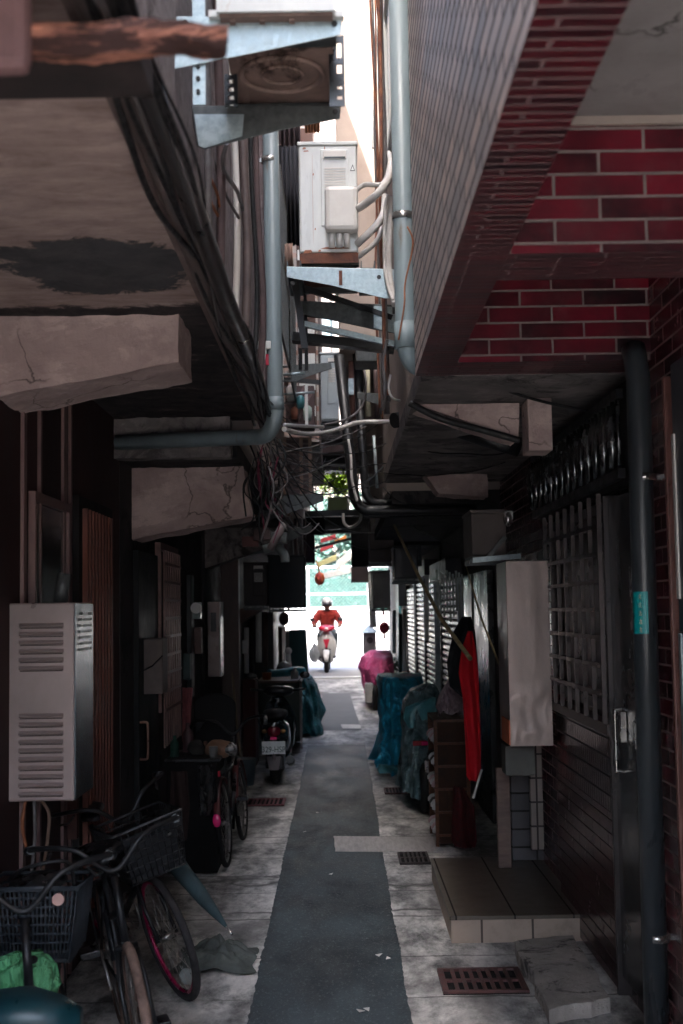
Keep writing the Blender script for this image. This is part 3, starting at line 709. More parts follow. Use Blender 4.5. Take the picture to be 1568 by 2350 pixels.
hose([(822,590,6.4),(850,568,6.4),(868,548,6.45),(878,520,6.6)], .013, TUBER, 'lowest white hose under the central air conditioner', ribs=True)
hose([(890,450,6.4),(884,490,6.3),(884,620,6.3),(902,690,6.2)], .010, TUBER, 'slim white cable looping down left of the blue-grey downpipe')
hose([(898,455,6.4),(895,520,6.3),(893,620,6.3),(906,700,6.2)], .016, TUBER, 'white hose hanging straight down left of the blue-grey downpipe')
# brackets under it, fixed to the right-hand wall
t = bracket([(658,612),(905,618),(905,686),(880,684),(760,655),(658,636)], .004, GALV, 'bright galvanised bracket with a rust streak, under the central air conditioner', 6.3); bolts(t, [(672,650),(870,636)], 6.3, .011)
q = MB(); x0,x1,y0,y1,z0,z1 = RX(778,786,620,655,6.295,.003); q.box(x0,x1,y0,y1,z0,z1); q.build('rust_streak', RUST, t)
q = MB(); x0,x1,y0,y1,z0,z1 = RX(905,940,610,690,6.32,.3); q.box(x0,.37,y0,y1,z0,z1); q.build('wall_plate', GALVD, t)
t = bracket([(678,690),(905,700),(905,765),(885,762),(760,735),(680,718)], .004, GALVD, 'dark galvanised bracket just below the bright one with the rust streak', 6.9)
q = MB(); q.prism([W(858,702,6.89),W(908,704,6.89),(W(908,765,6.89)),W(858,752,6.89)], (0,.003,0)); q.build('gusset', GALV, t)
for x, w_ in ((672,30),(842,30)):
    q = MB(); x0,x1,y0,y1,z0,z1 = RX(x-14,x+20,598,618,6.33,.55); q.box(x0,x1,y0,y1,z0,z0+.008); q.box(x0,x0+.006,y0,y1,z0+.008,z1); q.box(x1-.006,x1,y0,y1,z0+.008,z1)
    solo(q, 'mounting_rail', GALVD, 'short channel rail under the %s foot of the central air conditioner' % ('left' if x < 700 else 'right'), 'rail', 'mounting rails of the central air conditioner')
q = MB(); q.bar(W(690,742,6.8), W(905,790,6.8), .035, .03); solo(q, 'steel_bar', GALV, 'bright bar sloping down to the right below the dark bracket', 'steel bar')
q = MB(); q.bar(W(672,775,7.2), W(905,800,7.2), .10, .05); solo(q, 'steel_channel', DARK, 'heavy black channel crossing the gap beneath the brackets', 'steel bar')
t = thing('steel_rack', 'black frame of steel angles hanging left of the lower brackets', 'steel frame', W(690,850,6.8))
for (a_, b_, dd, ww_) in (((676,640),(700,800),6.6,.035),((696,660),(900,730),6.9,.03),((690,800),(690,850),7.0,.02),((700,640),(704,850),7.05,.02)):
    q = MB(); q.bar(W(*a_,dd), W(*b_,dd), ww_, .03); q.build('angle', DARK, t)
q = MB(); q.bar(W(705,716,7.0), W(860,738,7.0), .06, .04); solo(q, 'steel_bar', mat('grimy grey steel', (.10,.095,.085), (.06,.055,.05), 20, .8), 'grimy grey flat bar between the two lower brackets', 'steel bar')
q = MB(); x0,x1,y0,y1,z0,z1 = RX(815,880,800,830,8.3,.3); q.box(x0,x1,y0,y1,z0,z1); solo(q, 'junction_box', GALVD, 'small grey steel box beneath the black channel', 'box', bevel=.01)
# more units down the alley
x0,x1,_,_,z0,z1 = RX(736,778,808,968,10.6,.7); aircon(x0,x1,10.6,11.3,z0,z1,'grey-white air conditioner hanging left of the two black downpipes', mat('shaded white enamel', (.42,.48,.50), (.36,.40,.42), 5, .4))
x0,x1,_,_,z0,z1 = RX(650,716,1002,1135,11.6,.35)
t = thing('air_conditioner', 'air conditioner with a brown louvred grille facing the camera, on the left bracket', 'air conditioner', ((x0+x1)/2,11.6,z0), 'outdoor air conditioner units')
q = MB(); q.box(x0,x1,11.62,11.95,z0,z1); q.build('casing', mat('brownish enamel', (.20,.16,.15), (.12,.09,.085), 5, .6), t)
q = MB()
for k in range(11): z = z0+.01+k*(z1-z0-.02)/11; q.box(x0+.02,x1-.02,11.60,11.617,z,z+.028)
q.build('louvre', mat('brown louvre', (.12,.09,.085), (.07,.05,.05), 9, .6), t)
q = MB()
for x in (x0, (x0+x1)/2+.02, x1-.03): q.box(x, x+.03, 11.585, 11.6, z0, z1)
q.build('grille_frame', mat('tan frame', (.30,.20,.16), None, 9, .6), t)
bracket([(600,1140),(742,1132),(744,1150),(680,1172),(600,1200)], .006, GALVD, 'dark bracket under the louvred air conditioner on the left', 11.5)
x0,x1,_,_,z0,z1 = RX(616,700,1275,1396,13.2,.5); aircon(x0,x1,13.2,13.7,z0,z1,'black box air conditioner hanging at head height on the left', mat('near black enamel', (.016,.022,.028), (.01,.013,.016), 5, .6), front='none')
x0,x1,_,_,z0,z1 = RX(560,614,1292,1392,13.0,.5); aircon(x0,x1,13.0,13.5,z0,z1,'dark air conditioner with a pale edge, left of the black one', mat('dark grey enamel', (.06,.055,.055), None, 5, .6), fan=0)
x0,x1,_,_,z0,z1 = RX(848,905,1198,1290,14.6,.6); aircon(x0,x1,14.6,15.2,z0,z1,'brownish air conditioner high on the right beyond the black pipes', mat('brown grey enamel', (.16,.13,.12), None, 5, .6), front='none')
x0,x1,_,_,z0,z1 = RX(856,896,1310,1396,15.2,.6); aircon(x0,x1,15.2,15.9,z0,z1,'grey air conditioner low on the right just above the alley opening', mat('mid grey enamel', (.45,.43,.41), None, 5, .6), front='none')
x0,x1,_,_,z0,z1 = RX(905,960,1255,1330,12.6,.6); aircon(x0,x1,12.6,13.2,z0,z1,'black air conditioner on the right behind the slanting bamboo pole', DARK, front='none')
x0,x1,_,_,z0,z1 = RX(1082,1162,1172,1280,7.7,.5)
aircon(x0,x1,7.7,8.2,z0,z1,'brown grey air conditioner tucked under the dark eave above the red cloth', mat('dusty brown enamel', (.13,.11,.105), (.09,.075,.07), 5, .6), front='none')
t = thing('wall_bracket', 'grey angled bracket under the air conditioner above the metal cabinet', 'bracket', W(1130,1285,7.6), 'steel brackets for air conditioners')
q = MB(); q.bar(W(1085,1286,7.6), W(1195,1276,7.6), .03, .03); q.build('arm', GALV, t)
q = MB(); q.bar(W(1118,1282,7.62), W(1160,1232,7.62), .03, .025); q.build('strut', GALVD, t)
q = MB(); q.ball(W(1166,1190,7.6), (.03,.03,.05)); q.box(*RX(1158,1178,1172,1190,7.58,.06)); solo(q, 'outdoor_lamp', CHROME, 'small metal lamp with a glassy end on the air conditioner bracket', 'lamp')

# ------------------------------------------------------------------ things overhead near the camera
q = MB(); pts = [W(20,98,2.06),W(140,94,2.05),W(250,93,2.05),W(350,88,2.04),W(430,88,2.03),W(500,94,2.02),W(521,96,2.02)]
q.tube(smooth_path(pts,40), [.028]*228+[.027]*5+[.026,.025,.024,.023,.022,.020,.012,.004], 40); 
for v_ in q.v: s_ = Vector((v_.x*3, v_.y*40, v_.z*40)); v_ += Vector((0, noise.noise(s_)*.007, noise.noise(s_+Vector((5,5,5)))*.008+noise.noise(v_*9)*.010))
q.jitter(.003, 60)
solo(q, 'wooden_beam', mat('rotted orange wood', (.62,.27,.18), (.13,.055,.05), 11, .85, 0, 1, stretch=(.5,3,3), dirt=(.05,.025,.022), dpos=.53, dscale=6, dist=.01), 'rotted orange brown beam end sticking out under the left slab', 'beam')
q = MB(); q.box(*RX(-60,64,-200,172,2.0,.05)); q.jitter(.008,6); solo(q, 'concrete_stub', mat('pinkish grime plaster', (.20,.115,.115), (.10,.06,.06), 3, .8), 'blurred reddish plaster stub hanging in the top left corner', 'stub', bevel=.02)
q = MB(); a = W(65,105,2.12); q.box(a.x-.2, a.x+.19, 2.12, 2.3, W(100,130,2.12).z, W(100,52,2.12).z); solo(q, 'mortar_block', mat('dark crumbly mortar', (.045,.035,.035), (.02,.018,.018), 9, .9, 0, .8), 'dark crumbly mortar block behind the rotted beam', 'block')
# thick conduit and cable bundle along the left eave
q = MB(); q.tube(smooth_path([(-.40,1.6,2.83),(-.385,2.4,2.80),(-.375,3.4,2.79),(-.36,4.2,2.74),(-.365,5.2,2.79),(-.37,6.2,2.80),(-.385,7.3,2.78)],8), .029, 14)
solo(q, 'conduit', mat('black conduit', (.055,.05,.05), (.02,.02,.02), 5, .35, 0, .2), 'thick black conduit following the left eave from the top to the grey downpipe', 'conduit')
q = MB(); q.tube(smooth_path([(-.445,1.6,2.80),(-.44,3.0,2.80),(-.435,4.5,2.78),(-.43,6,2.80),(-.43,7.4,2.77)],8), .02, 12)
solo(q, 'conduit', mat('greasy brown conduit', (.16,.12,.11), (.06,.05,.05), 5, .4, 0, .3), 'slimmer brown conduit tucked under the left slab lip', 'conduit')
hose([(548,320,5.6),(556,400,5.6),(558,455,5.6),(552,480,5.62)], .017, WHITE, 'short bright white tube hanging beside the left downpipe')
hose([(490,370,4.4),(520,450,4.6),(548,500,4.9)], .006, WIREG, 'grey cord slanting across the rough stucco wall', 'cable', 'cable')
hose([(478,410,4.1),(484,460,4.2),(505,500,4.4),(500,450,4.3),(485,412,4.1)], .005, WIREC, 'copper coloured cable loop against the left stucco wall', 'cable', 'cable')
hose([(520,330,4.2),(512,385,4.3),(545,440,4.8),(557,480,5.2)], .008, WIREG, 'thicker grey cord hanging above the copper coloured loop', 'cable', 'cable')
# white and grey hoses crossing the gap
hose([(652,985,7.0),(700,996,7.4),(760,990,7.8),(820,970,8.0),(880,968,8.0),(930,966,7.6)], .014, TUBER, 'pale hose crossing the gap from the left pipe elbow to the right')
hose([(652,975,7.0),(700,978,7.2),(742,980,7.5)], .010, TUBER, 'short pale hose starting at the left pipe elbow')
hose([(745,975,8),(800,960,8.2),(832,930,8.4),(840,880,8.6),(830,820,8.8)], .008, WIREG, 'grey cable curving up between the two black downpipes', 'cable', 'cable')
hose([(896,860,6.6),(892,890,6.6),(900,912,6.6),(918,920,6.7)], .006, TUBER, 'white cord dangling below the right pipe elbow', 'cable', 'cable')
hose([(888,780,6.6),(880,830,6.6),(884,890,6.6),(878,940,6.7)], .010, WIREG, 'grey flexible cable hanging left of the right pipe elbow', 'cable', 'cable')
hose([(935,520,5.1),(948,560,5.1),(930,650,5.15),(928,700,5.15),(915,780,5.2)], .0035, WIREC, 'thin copper coloured wire crossing the blue-grey downpipe', 'cable', 'cable')
hose([(1090,862,5.6),(1160,895,5.6),(1260,925,5.7),(1400,950,5.8),(1450,940,5.6)], .007, WIREB, 'dark cable sagging under the right soffit in front of the beige beam', 'cable', 'cable')
hose([(940,925,5.85),(1010,960,5.85),(1100,985,5.85),(1195,1012,5.85)], .016, WIREB, 'black cable bundle following the lower edge of the beige beam on the right', 'cable', 'cable')
# tangle: many thin cables
def cable(a, b, sag, r, m, label, group='thin cables tangled over the alley', name='cable'):
    A, B = W(*a), W(*b); pts = []
    for i in range(13):
        t = i/12; p = A.lerp(B, t); p.z -= sag*4*t*(1-t); p += Vector((noise.noise(p*3)*.02, 0, noise.noise(p*3+Vector((5,5,5)))*.02)); pts.append(p)
    q = MB(); q.tube(pts, r, 6); return solo(q, name, m, label, 'cable', group)
LB = 'thin black cable among the tangle strung over the alley'
LG = 'thin grey cable among the tangle strung over the alley'
rnd = random.Random(3)
for i in range(34):
    d0 = rnd.uniform(6.5, 10); d1 = d0+rnd.uniform(.3, 4)
    a = (rnd.uniform(560,640), rnd.uniform(930,1130), d0); b = (rnd.uniform(690,930), rnd.uniform(960,1260), d1)
    g_ = i % 4 == 0
    cable(a, b, rnd.uniform(.02,.22), rnd.uniform(.0025,.005), WIREG if g_ else WIREB, LG if g_ else LB, 'thin grey cables over the alley' if g_ else 'thin black cables over the alley')
for i in range(22):
    x = rnd.uniform(570,650); y0_ = rnd.uniform(990,1090); d0 = rnd.uniform(6.8,7.6)
    mm = [WIREB, WIREG, WIREB, mat('magenta cable', (.22,.03,.07), None, 5, .5, 0, 0)][i % 4]
    lab = ['thin black cable end dangling under the left pipe elbow','grey cable end dangling under the left pipe elbow','thin black cable end dangling under the left pipe elbow','dark magenta cable end dangling under the left pipe elbow'][i % 4]
    hose([(x,y0_,d0),(x+rnd.uniform(-22,22),y0_+50,d0),(x+rnd.uniform(-30,30),y0_+rnd.uniform(80,130),d0+.1),(x+rnd.uniform(-25,35),y0_+rnd.uniform(120,190),d0+.1)], rnd.uniform(.003,.006), mm, lab, 'dangling_cable', 'cable', lab.replace('end', 'ends'))
for i in range(10):
    x = rnd.uniform(-.46,-.33)
    q = MB(); pts = [(x+noise.noise(Vector((i*7, y*.9, 0)))*.05, y, 2.76+noise.noise(Vector((i*3, y*.8, 4)))*.07+.02) for y in [2+k*.25 for k in range(22)]]
    q.tube(smooth_path(pts,3), rnd.uniform(.004,.010), 7); solo(q, 'eave_cable', [WIREB, WIREG, WIREB][i % 3], ['black cable in the bundle along the left eave','grey cable in the bundle along the left eave','black cable in the bundle along the left eave'][i % 3], 'cable', ['black eave cables','grey eave cables','black eave cables'][i % 3])
for i in range(7):
    q = MB(); x = .27+.015*(i % 4)-.01; yb = 6.6+i*.22
    pts = [(x+noise.noise(Vector((i*7, 0, z)))*.03, yb+noise.noise(Vector((i*5, 2, z)))*.05, z) for z in [2.9+k*.28 for k in range(17)]]
    q.tube(smooth_path(pts,3), rnd.uniform(.006,.013), 7); g_ = i % 2
    solo(q, 'riser_cable', [mat('brown cable', (.12,.05,.045), (.3,.12,.06), 9, .6, 0, 0), WIREG][g_], ['brown cable climbing the wall behind the central air conditioner hoses','grey cable climbing the wall behind the central air conditioner hoses'][g_], 'cable', ['brown riser cables','grey riser cables'][g_])
for (p, q_) in (((1095,865,5.5),(1300,905,6.2)),((905,1010,8),(1190,1030,7)),((870,1080,9),(1160,1060,8)),((880,1120,9),(1000,1160,8.6)),((860,1140,10),(1060,1190,9)),((940,1200,9),(1110,1250,8))):
    cable(p, q_, .06, .004, WIREB, 'thin black cable strung under the right-hand eaves', 'thin black cables under the right eaves')
# sagging ties and small fittings by the left elbow
q = MB(); q.box(*RX(590,622,782,800,6.75,.03)); q.box(*RX(600,612,800,824,6.74,.02)); solo(q, 'cable_clamp', WHITE, 'small white cable clamp on the left downpipe', 'clamp', bevel=.004)
q = MB(); q.box(*RX(610,617,812,838,6.72,.01)); solo(q, 'plastic_tag', REDP, 'tiny red and white tag hanging from the clamp on the left downpipe', 'tag')
# balcony planter with a bright plant
pl = thing('planter', 'green planter box on a shelf high over the far part of the alley', 'planter', W(770,1170,15))
x0,x1,y0,y1,z0,z1 = RX(752,798,1140,1172,15,.25); q = MB(); q.box(x0,x1,y0,y1,z0,z1); q.build('pot', mat('olive planter', (.12,.16,.07), None, 5, .6), pl, bevel=.01)
q = MB(); q.box(x0-.12,x1+.06,y0-.03,y1+.1,z0-.05,z0-.005); q.build('shelf', REDBR, pl)
pp = thing('potted_plant', 'bright yellow green plant growing in the overhead planter box', 'plant', W(775,1140,15.1))
q = MB(); leaves(q, tuple(W(774,1110,15.15)), (.22,.18,.20), 620, .034, 6, .05); q.build('leaves', LEAF[1], pp)
q = MB(); c = W(776,1140,15.12)
for k in range(7): q.tube([c, c+Vector((math.cos(k)*.08, math.sin(k)*.06, .17))], .004, 5)
q.build('stems', mat('green stem', (.08,.14,.04), None, 5, .7, 0, 0), pp)
# crossing shelf frames and awnings down the alley
for (x0_,y0_,x1_,y1_,d_,th,lab) in ((700,1180,835,1176,14.2,.07,'black steel joist crossing over the alley just under the planter'),(710,1216,830,1205,15.5,.05,'second black steel joist crossing lower than the planter'),(705,1262,822,1232,17,.035,'slanting black joist above the coloured awning'),(640,870,790,882,12,.04,'grey-black balcony rail crossing left of the hanging grey unit')):
    q = MB(); q.bar(W(x0_,y0_,d_), W(x1_,y1_,d_), th, th); solo(q, 'steel_joist', DARK, lab, 'joist')
AWN = [mat('red awning sheet', (.55,.06,.07), None, 4, .6, 0, 0), mat('orange awning sheet', (.65,.22,.05), None, 4, .6, 0, 0), mat('white awning sheet', (.78,.78,.74), None, 4, .6, 0, 0), mat('yellow awning sheet', (.65,.62,.30), None, 4, .6, 0, 0)]
for (pa, pb, h, k, d_, lab) in (((736,1236),(770,1226),10,0,24,'red end of the slanting street awning in the opening'),((768,1240),(795,1228),9,1,24,'orange panel of the slanting street awning in the opening'),((735,1258),(765,1246),9,0,25,'pink-red lower strip of the slanting awning'),((730,1290),(772,1272),13,3,26,'yellow sign board slanting under the awnings'),((772,1288),(812,1256),22,2,27,'white sign board slanting under the awnings'),((738,1316),(806,1300),14,2,28,'white corrugated canopy edge above the fence')):
    a, b = W(*pa, d_), W(*pb, d_); hh = h*d_/F
    q = MB(); q.prism([a, b, b-Vector((0,0,hh)), a-Vector((0,0,hh))], (0,.25,0)); solo(q, 'street_banner', AWN[k], lab, 'awning', bevel=.01)
# orange lantern
ln = thing('lantern', 'orange and magenta paper lantern hanging at the left edge of the opening', 'lantern', W(733,1345,21))
q = MB(); c = W(734,1328,21); q.ball(c, (.085,.085,.11)); q.build('lantern_shade', mat('orange lantern paper', (.75,.22,.03), (.6,.05,.10), 3, .6, 0, 0), ln)
q = MB(); q.cyl(c+Vector((0,0,.10)), c+Vector((-.05,0,.3)), .015); q.build('lantern_cord', mat('orange cord', (.6,.3,.08), None, 3, .6, 0, 0), ln)
for (x, y, lab) in ((882,1441,'round red lantern hanging on the right edge of the opening'),(880,1386,'small red pennant high on the right edge of the opening')):
    l2 = thing('lantern', lab, 'lantern', W(x,y,18.5)); q = MB(); c = W(x,y,18.5); q.ball(c, (.075,.075,.09) if y > 1400 else (.06,.04,.06)); q.build('lantern_shade', REDP, l2)
    q = MB(); q.cyl(c+Vector((0,0,.08)), c+Vector((0,0,.3)), .008); q.cyl(c-Vector((0,0,.08)), c-Vector((0,0,.16)), .015, .02); q.build('tassel', REDP, l2)
# pastel cloths and baskets behind the brackets
for (x0_,y0_,x1_,y1_,d_,m_,lab) in ((632,198,690,330,8.4,mat('mauve curtain', (.22,.17,.18), (.14,.11,.12), 4, .8),'mauve curtain hanging behind the grey downpipe'),(700,215,735,300,9.2,mat('tan cloth', (.5,.25,.15), None, 4, .8),'tan cloth behind the second bracket'),(655,560,672,620,9,mat('peach cloth', (.5,.33,.26), None, 4, .8),'peach cloth left of the central air conditioner'),(640,330,690,560,9.5,mat('black netting', (.03,.03,.035), None, 4, .8),'black netting between the left downpipe and the central air conditioner')):
    q = MB(); A = W(x0_,y0_,d_); B = W(x1_,y1_,d_); rr = []
    n = 24
    for j in range(2):
        z = A.z if j == 0 else B.z
        rr.append([Vector((A.x+(B.x-A.x)*k/n, d_+.03*math.sin(k*1.3)+j*.02, z)) for k in range(n+1)])
    q.add(rr[0]+rr[1], [(k, k+1, n+2+k, n+1+k) for k in range(n)], True)
    o = solo(q, 'hanging_cloth', m_, lab, 'cloth'); s_ = o.modifiers.new('thick','SOLIDIFY'); s_.thickness = .006
# ------------------------------------------------------------------ clutter closing the gap further down the alley
BRK = MATS['old brick']
q = MB(); q.box(-.459,-.17,12.3,16.8,3.35,6.55); q.build('projecting_room', BRK, L3)
for k in range(11):
    z = 3.6+k*.26; q = MB(); q.box(-.36,-.20,12.27,12.298,z,z+.10); q.build('louvre_window_slat', WHITE, L3)
q = MB(); q.box(-.37,-.19,12.285,12.296,3.5,6.5); q.build('louvre_window_back', mat('louvre shade', (.10,.06,.05), None, 5, .7), L3)
def sbox(rect, d, dep, m, name, label, cat, bevel=.008, group=None):
    q = MB(); q.box(*RB(*rect, d, dep)); return solo(q, name, m, label, cat, group, bevel=bevel)
BRNM = mat('mauve brown board', (.13,.09,.09), (.06,.042,.042), 5, .75, 0, .3)
sbox((655,884,722,985), 11.4, .2, BRNM, 'balcony_panel', 'mauve brown balcony panel cluttered with pots left of the hanging grey unit', 'balcony')
sbox((722,1068,800,1080), 15.5, .5, DARK, 'awning_underside', 'dark flat awning just above the bright plant', 'awning')
sbox((738,1012,812,1040), 14.8, .5, BRNM, 'awning_underside', 'brown awning underside below the crossing pale hose', 'awning')
sbox((735,1046,815,1064), 15.0, .5, mat('charcoal sheet', (.04,.04,.045), None, 5, .7), 'awning_underside', 'charcoal awning between the brown one and the dark flat one', 'awning')
sbox((700,985,800,1008), 13.6, .5, mat('dusty grey board', (.09,.08,.08), (.05,.045,.045), 6, .8), 'board', 'dusty grey board under the pale hose across the gap', 'board')
q = MB(); q.tube([W(727,1008,16), W(727,1018,16), W(727,1019,16), W(730,1048,16)], [.05,.05,.045,.075], 16); solo(q, 'plastic_bottle', mat('teal bottle', (.04,.28,.32), None, 4, .3), 'teal bottle-shaped pipe cap seen beside the brown louvred unit', 'bottle')
sbox((832,1150,1092,1186), 10.0, .1, mat('soot black board', (.01,.01,.011), None, 5, .8), 'fascia_board', 'soot black board behind the turned black downpipes on the right', 'board')
sbox((700,1178,745,1226), 15.2, .3, mat('soot black board', None), 'hanging_box', 'black box at the left under the planter', 'box')
sbox((740,1186,828,1222), 15.8, .3, mat('dark olive board', (.035,.035,.028), None, 5, .7), 'hanging_box', 'dark olive box hanging below the planter shelf', 'box')
sbox((700,1226,722,1290), 14.4, .3, mat('violet grey cloth', (.09,.06,.085), None, 5, .8), 'hanging_cloth', 'violet grey cloth at the left edge of the coloured awnings', 'cloth')
sbox((806,1170,852,1300), 16.2, .4, mat('soot black board', None), 'hanging_box', 'tall black box right of the coloured awnings', 'box')
sbox((806,1300,846,1336), 19, .3, mat('brown shadow board', (.06,.045,.045), None, 5, .8), 'hanging_box', 'brown board above the white vent pipe', 'box')
sbox((700,884,707,975), 11.0, .02, WHITE, 'window_post', 'thin white upright just left of the hanging grey unit', 'post', .002)
for i, (px, py, w_, mm, lab) in enumerate(((668,905,.06,CREAMP,'small cream pot on the cluttered balcony'),(690,925,.05,TEALL,'small teal pot on the cluttered balcony'),(706,950,.055,mat('pale mint bottle', (.45,.55,.5), None, 5, .5),'pale mint bottle on the cluttered balcony'),(676,950,.045,mat('rusty tin', (.3,.12,.08), None, 9, .7),'rusty tin on the cluttered balcony'))):
    c = W(px,py,11.2); q = MB(); q.tube([c-Vector((0,0,w_)), c, c+Vector((0,0,w_)), c+Vector((0,0,w_*1.4))], [w_*.6,w_*.75,w_*.7,w_*.3], 12); solo(q, 'pot' if i != 2 else 'bottle', mm, lab, 'pot' if i != 2 else 'bottle')
for i, (p0_, p1_) in enumerate((((660,960),(700,885)),((676,980),(716,900)),((655,930),(690,975)))):
    q = MB(); q.bar(W(*p0_,11.25), W(*p1_,11.25), .03, .02); solo(q, 'timber_strut', mat('mauve timber', (.22,.14,.14), (.12,.08,.08), 5, .8), 'mauve timber strut crossing the cluttered balcony', 'strut', 'mauve timber struts on the balcony')
for i, (px, y_t, y_b, dd, r, mm, lab) in enumerate(((842,812,955,9.4,.02,mat('cream pipe', (.6,.56,.40), None, 4, .5),'cream pipe standing right of the two black downpipes'),(806,830,960,9.9,.022,mat('brown pink pipe', (.22,.11,.09), None, 4, .6),'brown pink pipe between the two black downpipes'),(862,800,960,9.2,.02,BRNM,'mauve brown pipe right of the cream pipe'),(884,770,950,8.2,.02,WIREG,'grey pipe climbing left of the right pipe elbow'))):
    q = MB(); q.cyl(W(px,y_t,dd), W(px+4,y_b,dd), r); solo(q, 'upright_pipe', mm, lab, 'pipe')
q = MB(); q.box(*RB(800,868,812,905,9.8,.05)); solo(q, 'pipe_joint', GALV, 'battered grey metal joint between the two black downpipes', 'joint')
q = MB(); a = W(652,1200,9.6); b = W(620,1262,9.6); q.tube([a,b],.03,10); solo(q, 'drain_pipe', mat('dusty pink grey pipe', (.25,.2,.2), None, 4, .6), 'short slanting pinkish pipe above the black air conditioner', 'pipe')
q = MB(); q.tube(smooth_path([W(604,1262,9.8),W(632,1255,9.8),W(652,1272,9.8),W(655,1290,9.8)],5), .035, 12); solo(q, 'drain_pipe', mat('grey green pipe', (.16,.18,.175), None, 4, .5), 'bent grey green pipe above the black air conditioner', 'pipe')
for i in range(5):
    px = 655+i*11; q = MB(); q.cyl(W(px,1190,13.2), W(px+2,1275,13.2), .018+.006*(i % 2)); solo(q, 'upright_pipe', [BRNM, WIREG][i % 2], ['mauve brown pipe in the row above the black air conditioner','grey pipe in the row above the black air conditioner'][i % 2], 'pipe', ['mauve brown pipes above the black unit','grey pipes above the black unit'][i % 2])
for i, (px, py) in enumerate(((600,1225),(575,1240),(640,1232))):
    q = MB(); q.box(*RB(px-18,py-10,px+18,py+14,9.5+i*.1,.1)); q.jitter(.01,9); solo(q, 'junction_box', [BRNM, mat('reddish box', (.16,.07,.065), None, 5, .7), GALVD][i], ['mauve','reddish','grey'][i]+' junction box among the cables under the left eaves', 'box')
q = MB(); q.box(-.44,-.385,6.95,7.45,2.95,7.3); q.build('pilaster', mat('lit mauve stucco', (.42,.34,.34), (.26,.20,.205), 14, .9, 0, .8), L1)  # brighter mauve puts the light on the facade end into the colour
for i, (y, r, mm, lab) in enumerate(((3.95,.012,WIREG,'thin grey pipe climbing the left stucco wall above the second bracket'),(4.35,.016,BRNM,'mauve brown pipe climbing the left stucco wall'),(5.0,.014,CREAMP,'cream pipe climbing the left stucco wall'),(5.5,.020,MATS['greasy brown conduit'],'greasy brown pipe climbing the left stucco wall'),(6.1,.012,WIREB,'black pipe climbing the left stucco wall'),(6.5,.018,BRNM,'mauve brown pipe next to the left downpipe'))):
    q = MB(); q.tube(smooth_path([(-.40,y,2.86),(-.40+.005*i,y+.03,3.3),(-.40,y-.03,3.9),(-.40,y,4.6),(-.40,y,5.6)],5), r, 10); solo(q, 'wall_pipe', mm, lab, 'pipe')
# extra brackets, hoses and rails in the middle of the gap
for (poly, dd, mm, lab) in ((((668,838),(760,832),(762,846),(700,866),(668,880)), 10.4, GALVD, 'dark bracket under the cluttered balcony left of the hanging grey unit'),(((820,900),(905,905),(905,935),(880,932),(820,914)), 9.0, GALVD, 'dark bracket on the right wall just above the pale crossing hose'),(((640,1212),(716,1206),(716,1216),(680,1236),(640,1250)), 13.0, GALVD, 'dark bracket above the black air conditioner on the left')):
    bracket(list(poly), .006, mm, lab, dd)
for (p0_, p1_, dd, r, mm, lab) in (((650,860),(700,856),10.2,.012,GALV,'bright rail across the top of the cluttered balcony'),((652,905),(722,900),11.0,.010,GALV,'bright rail across the middle of the cluttered balcony'),((724,985),(800,975),12.5,.014,WIREG,'grey rod above the dusty grey board'),((800,1130),(800,1170),13.5,.012,TUBER,'short white tube beside the planter'),((858,1000),(866,1120),9.4,.012,GALV,'bright conduit on the wall right of the two black downpipes')):
    q = MB(); q.cyl(W(*p0_,dd), W(*p1_,dd), r); solo(q, 'rail' if 'rail' in lab else 'rod', mm, lab, 'rail' if 'rail' in lab else 'rod')
hose([(788,1178,13),(790,1200,13),(805,1210,13),(826,1196,12.8),(830,1170,12.6)], .014, TUBER, 'grey white hose looping below the planter')
hose([(800,1008,9.4),(806,1050,9.4),(808,1100,9.4),(820,1150,9.4)], .010, TUBER, 'broken pale cord hanging between the two black downpipes')
t = thing('slender_tree', 'slender street tree with bright yellow green leaves seen above the planter', 'tree', (-1.9,33,.36))
q = MB(); q.tube(smooth_path([(-1.9,33,.3),(-1.85,33,2.5),(-1.7,33,4.2),(-.9,33,5.0),(-.1,33,5.3)],6), [.09-.003*i for i in range(25)], 10); q.build('trunk', MATS['grey bark'], t)
q = MB(); c = W(772,1108,33); leaves(q, tuple(c), (.55,.5,.45), 1100, .075, 2.5, .25); leaves(q, (-1.3,33,5.3), (.8,.6,.6), 900, .08, 2.5, .25); q.build('crown', mat('yellow green leaves', (.24,.34,.03), (.12,.20,.02), 4, .6, 0, 0), t)
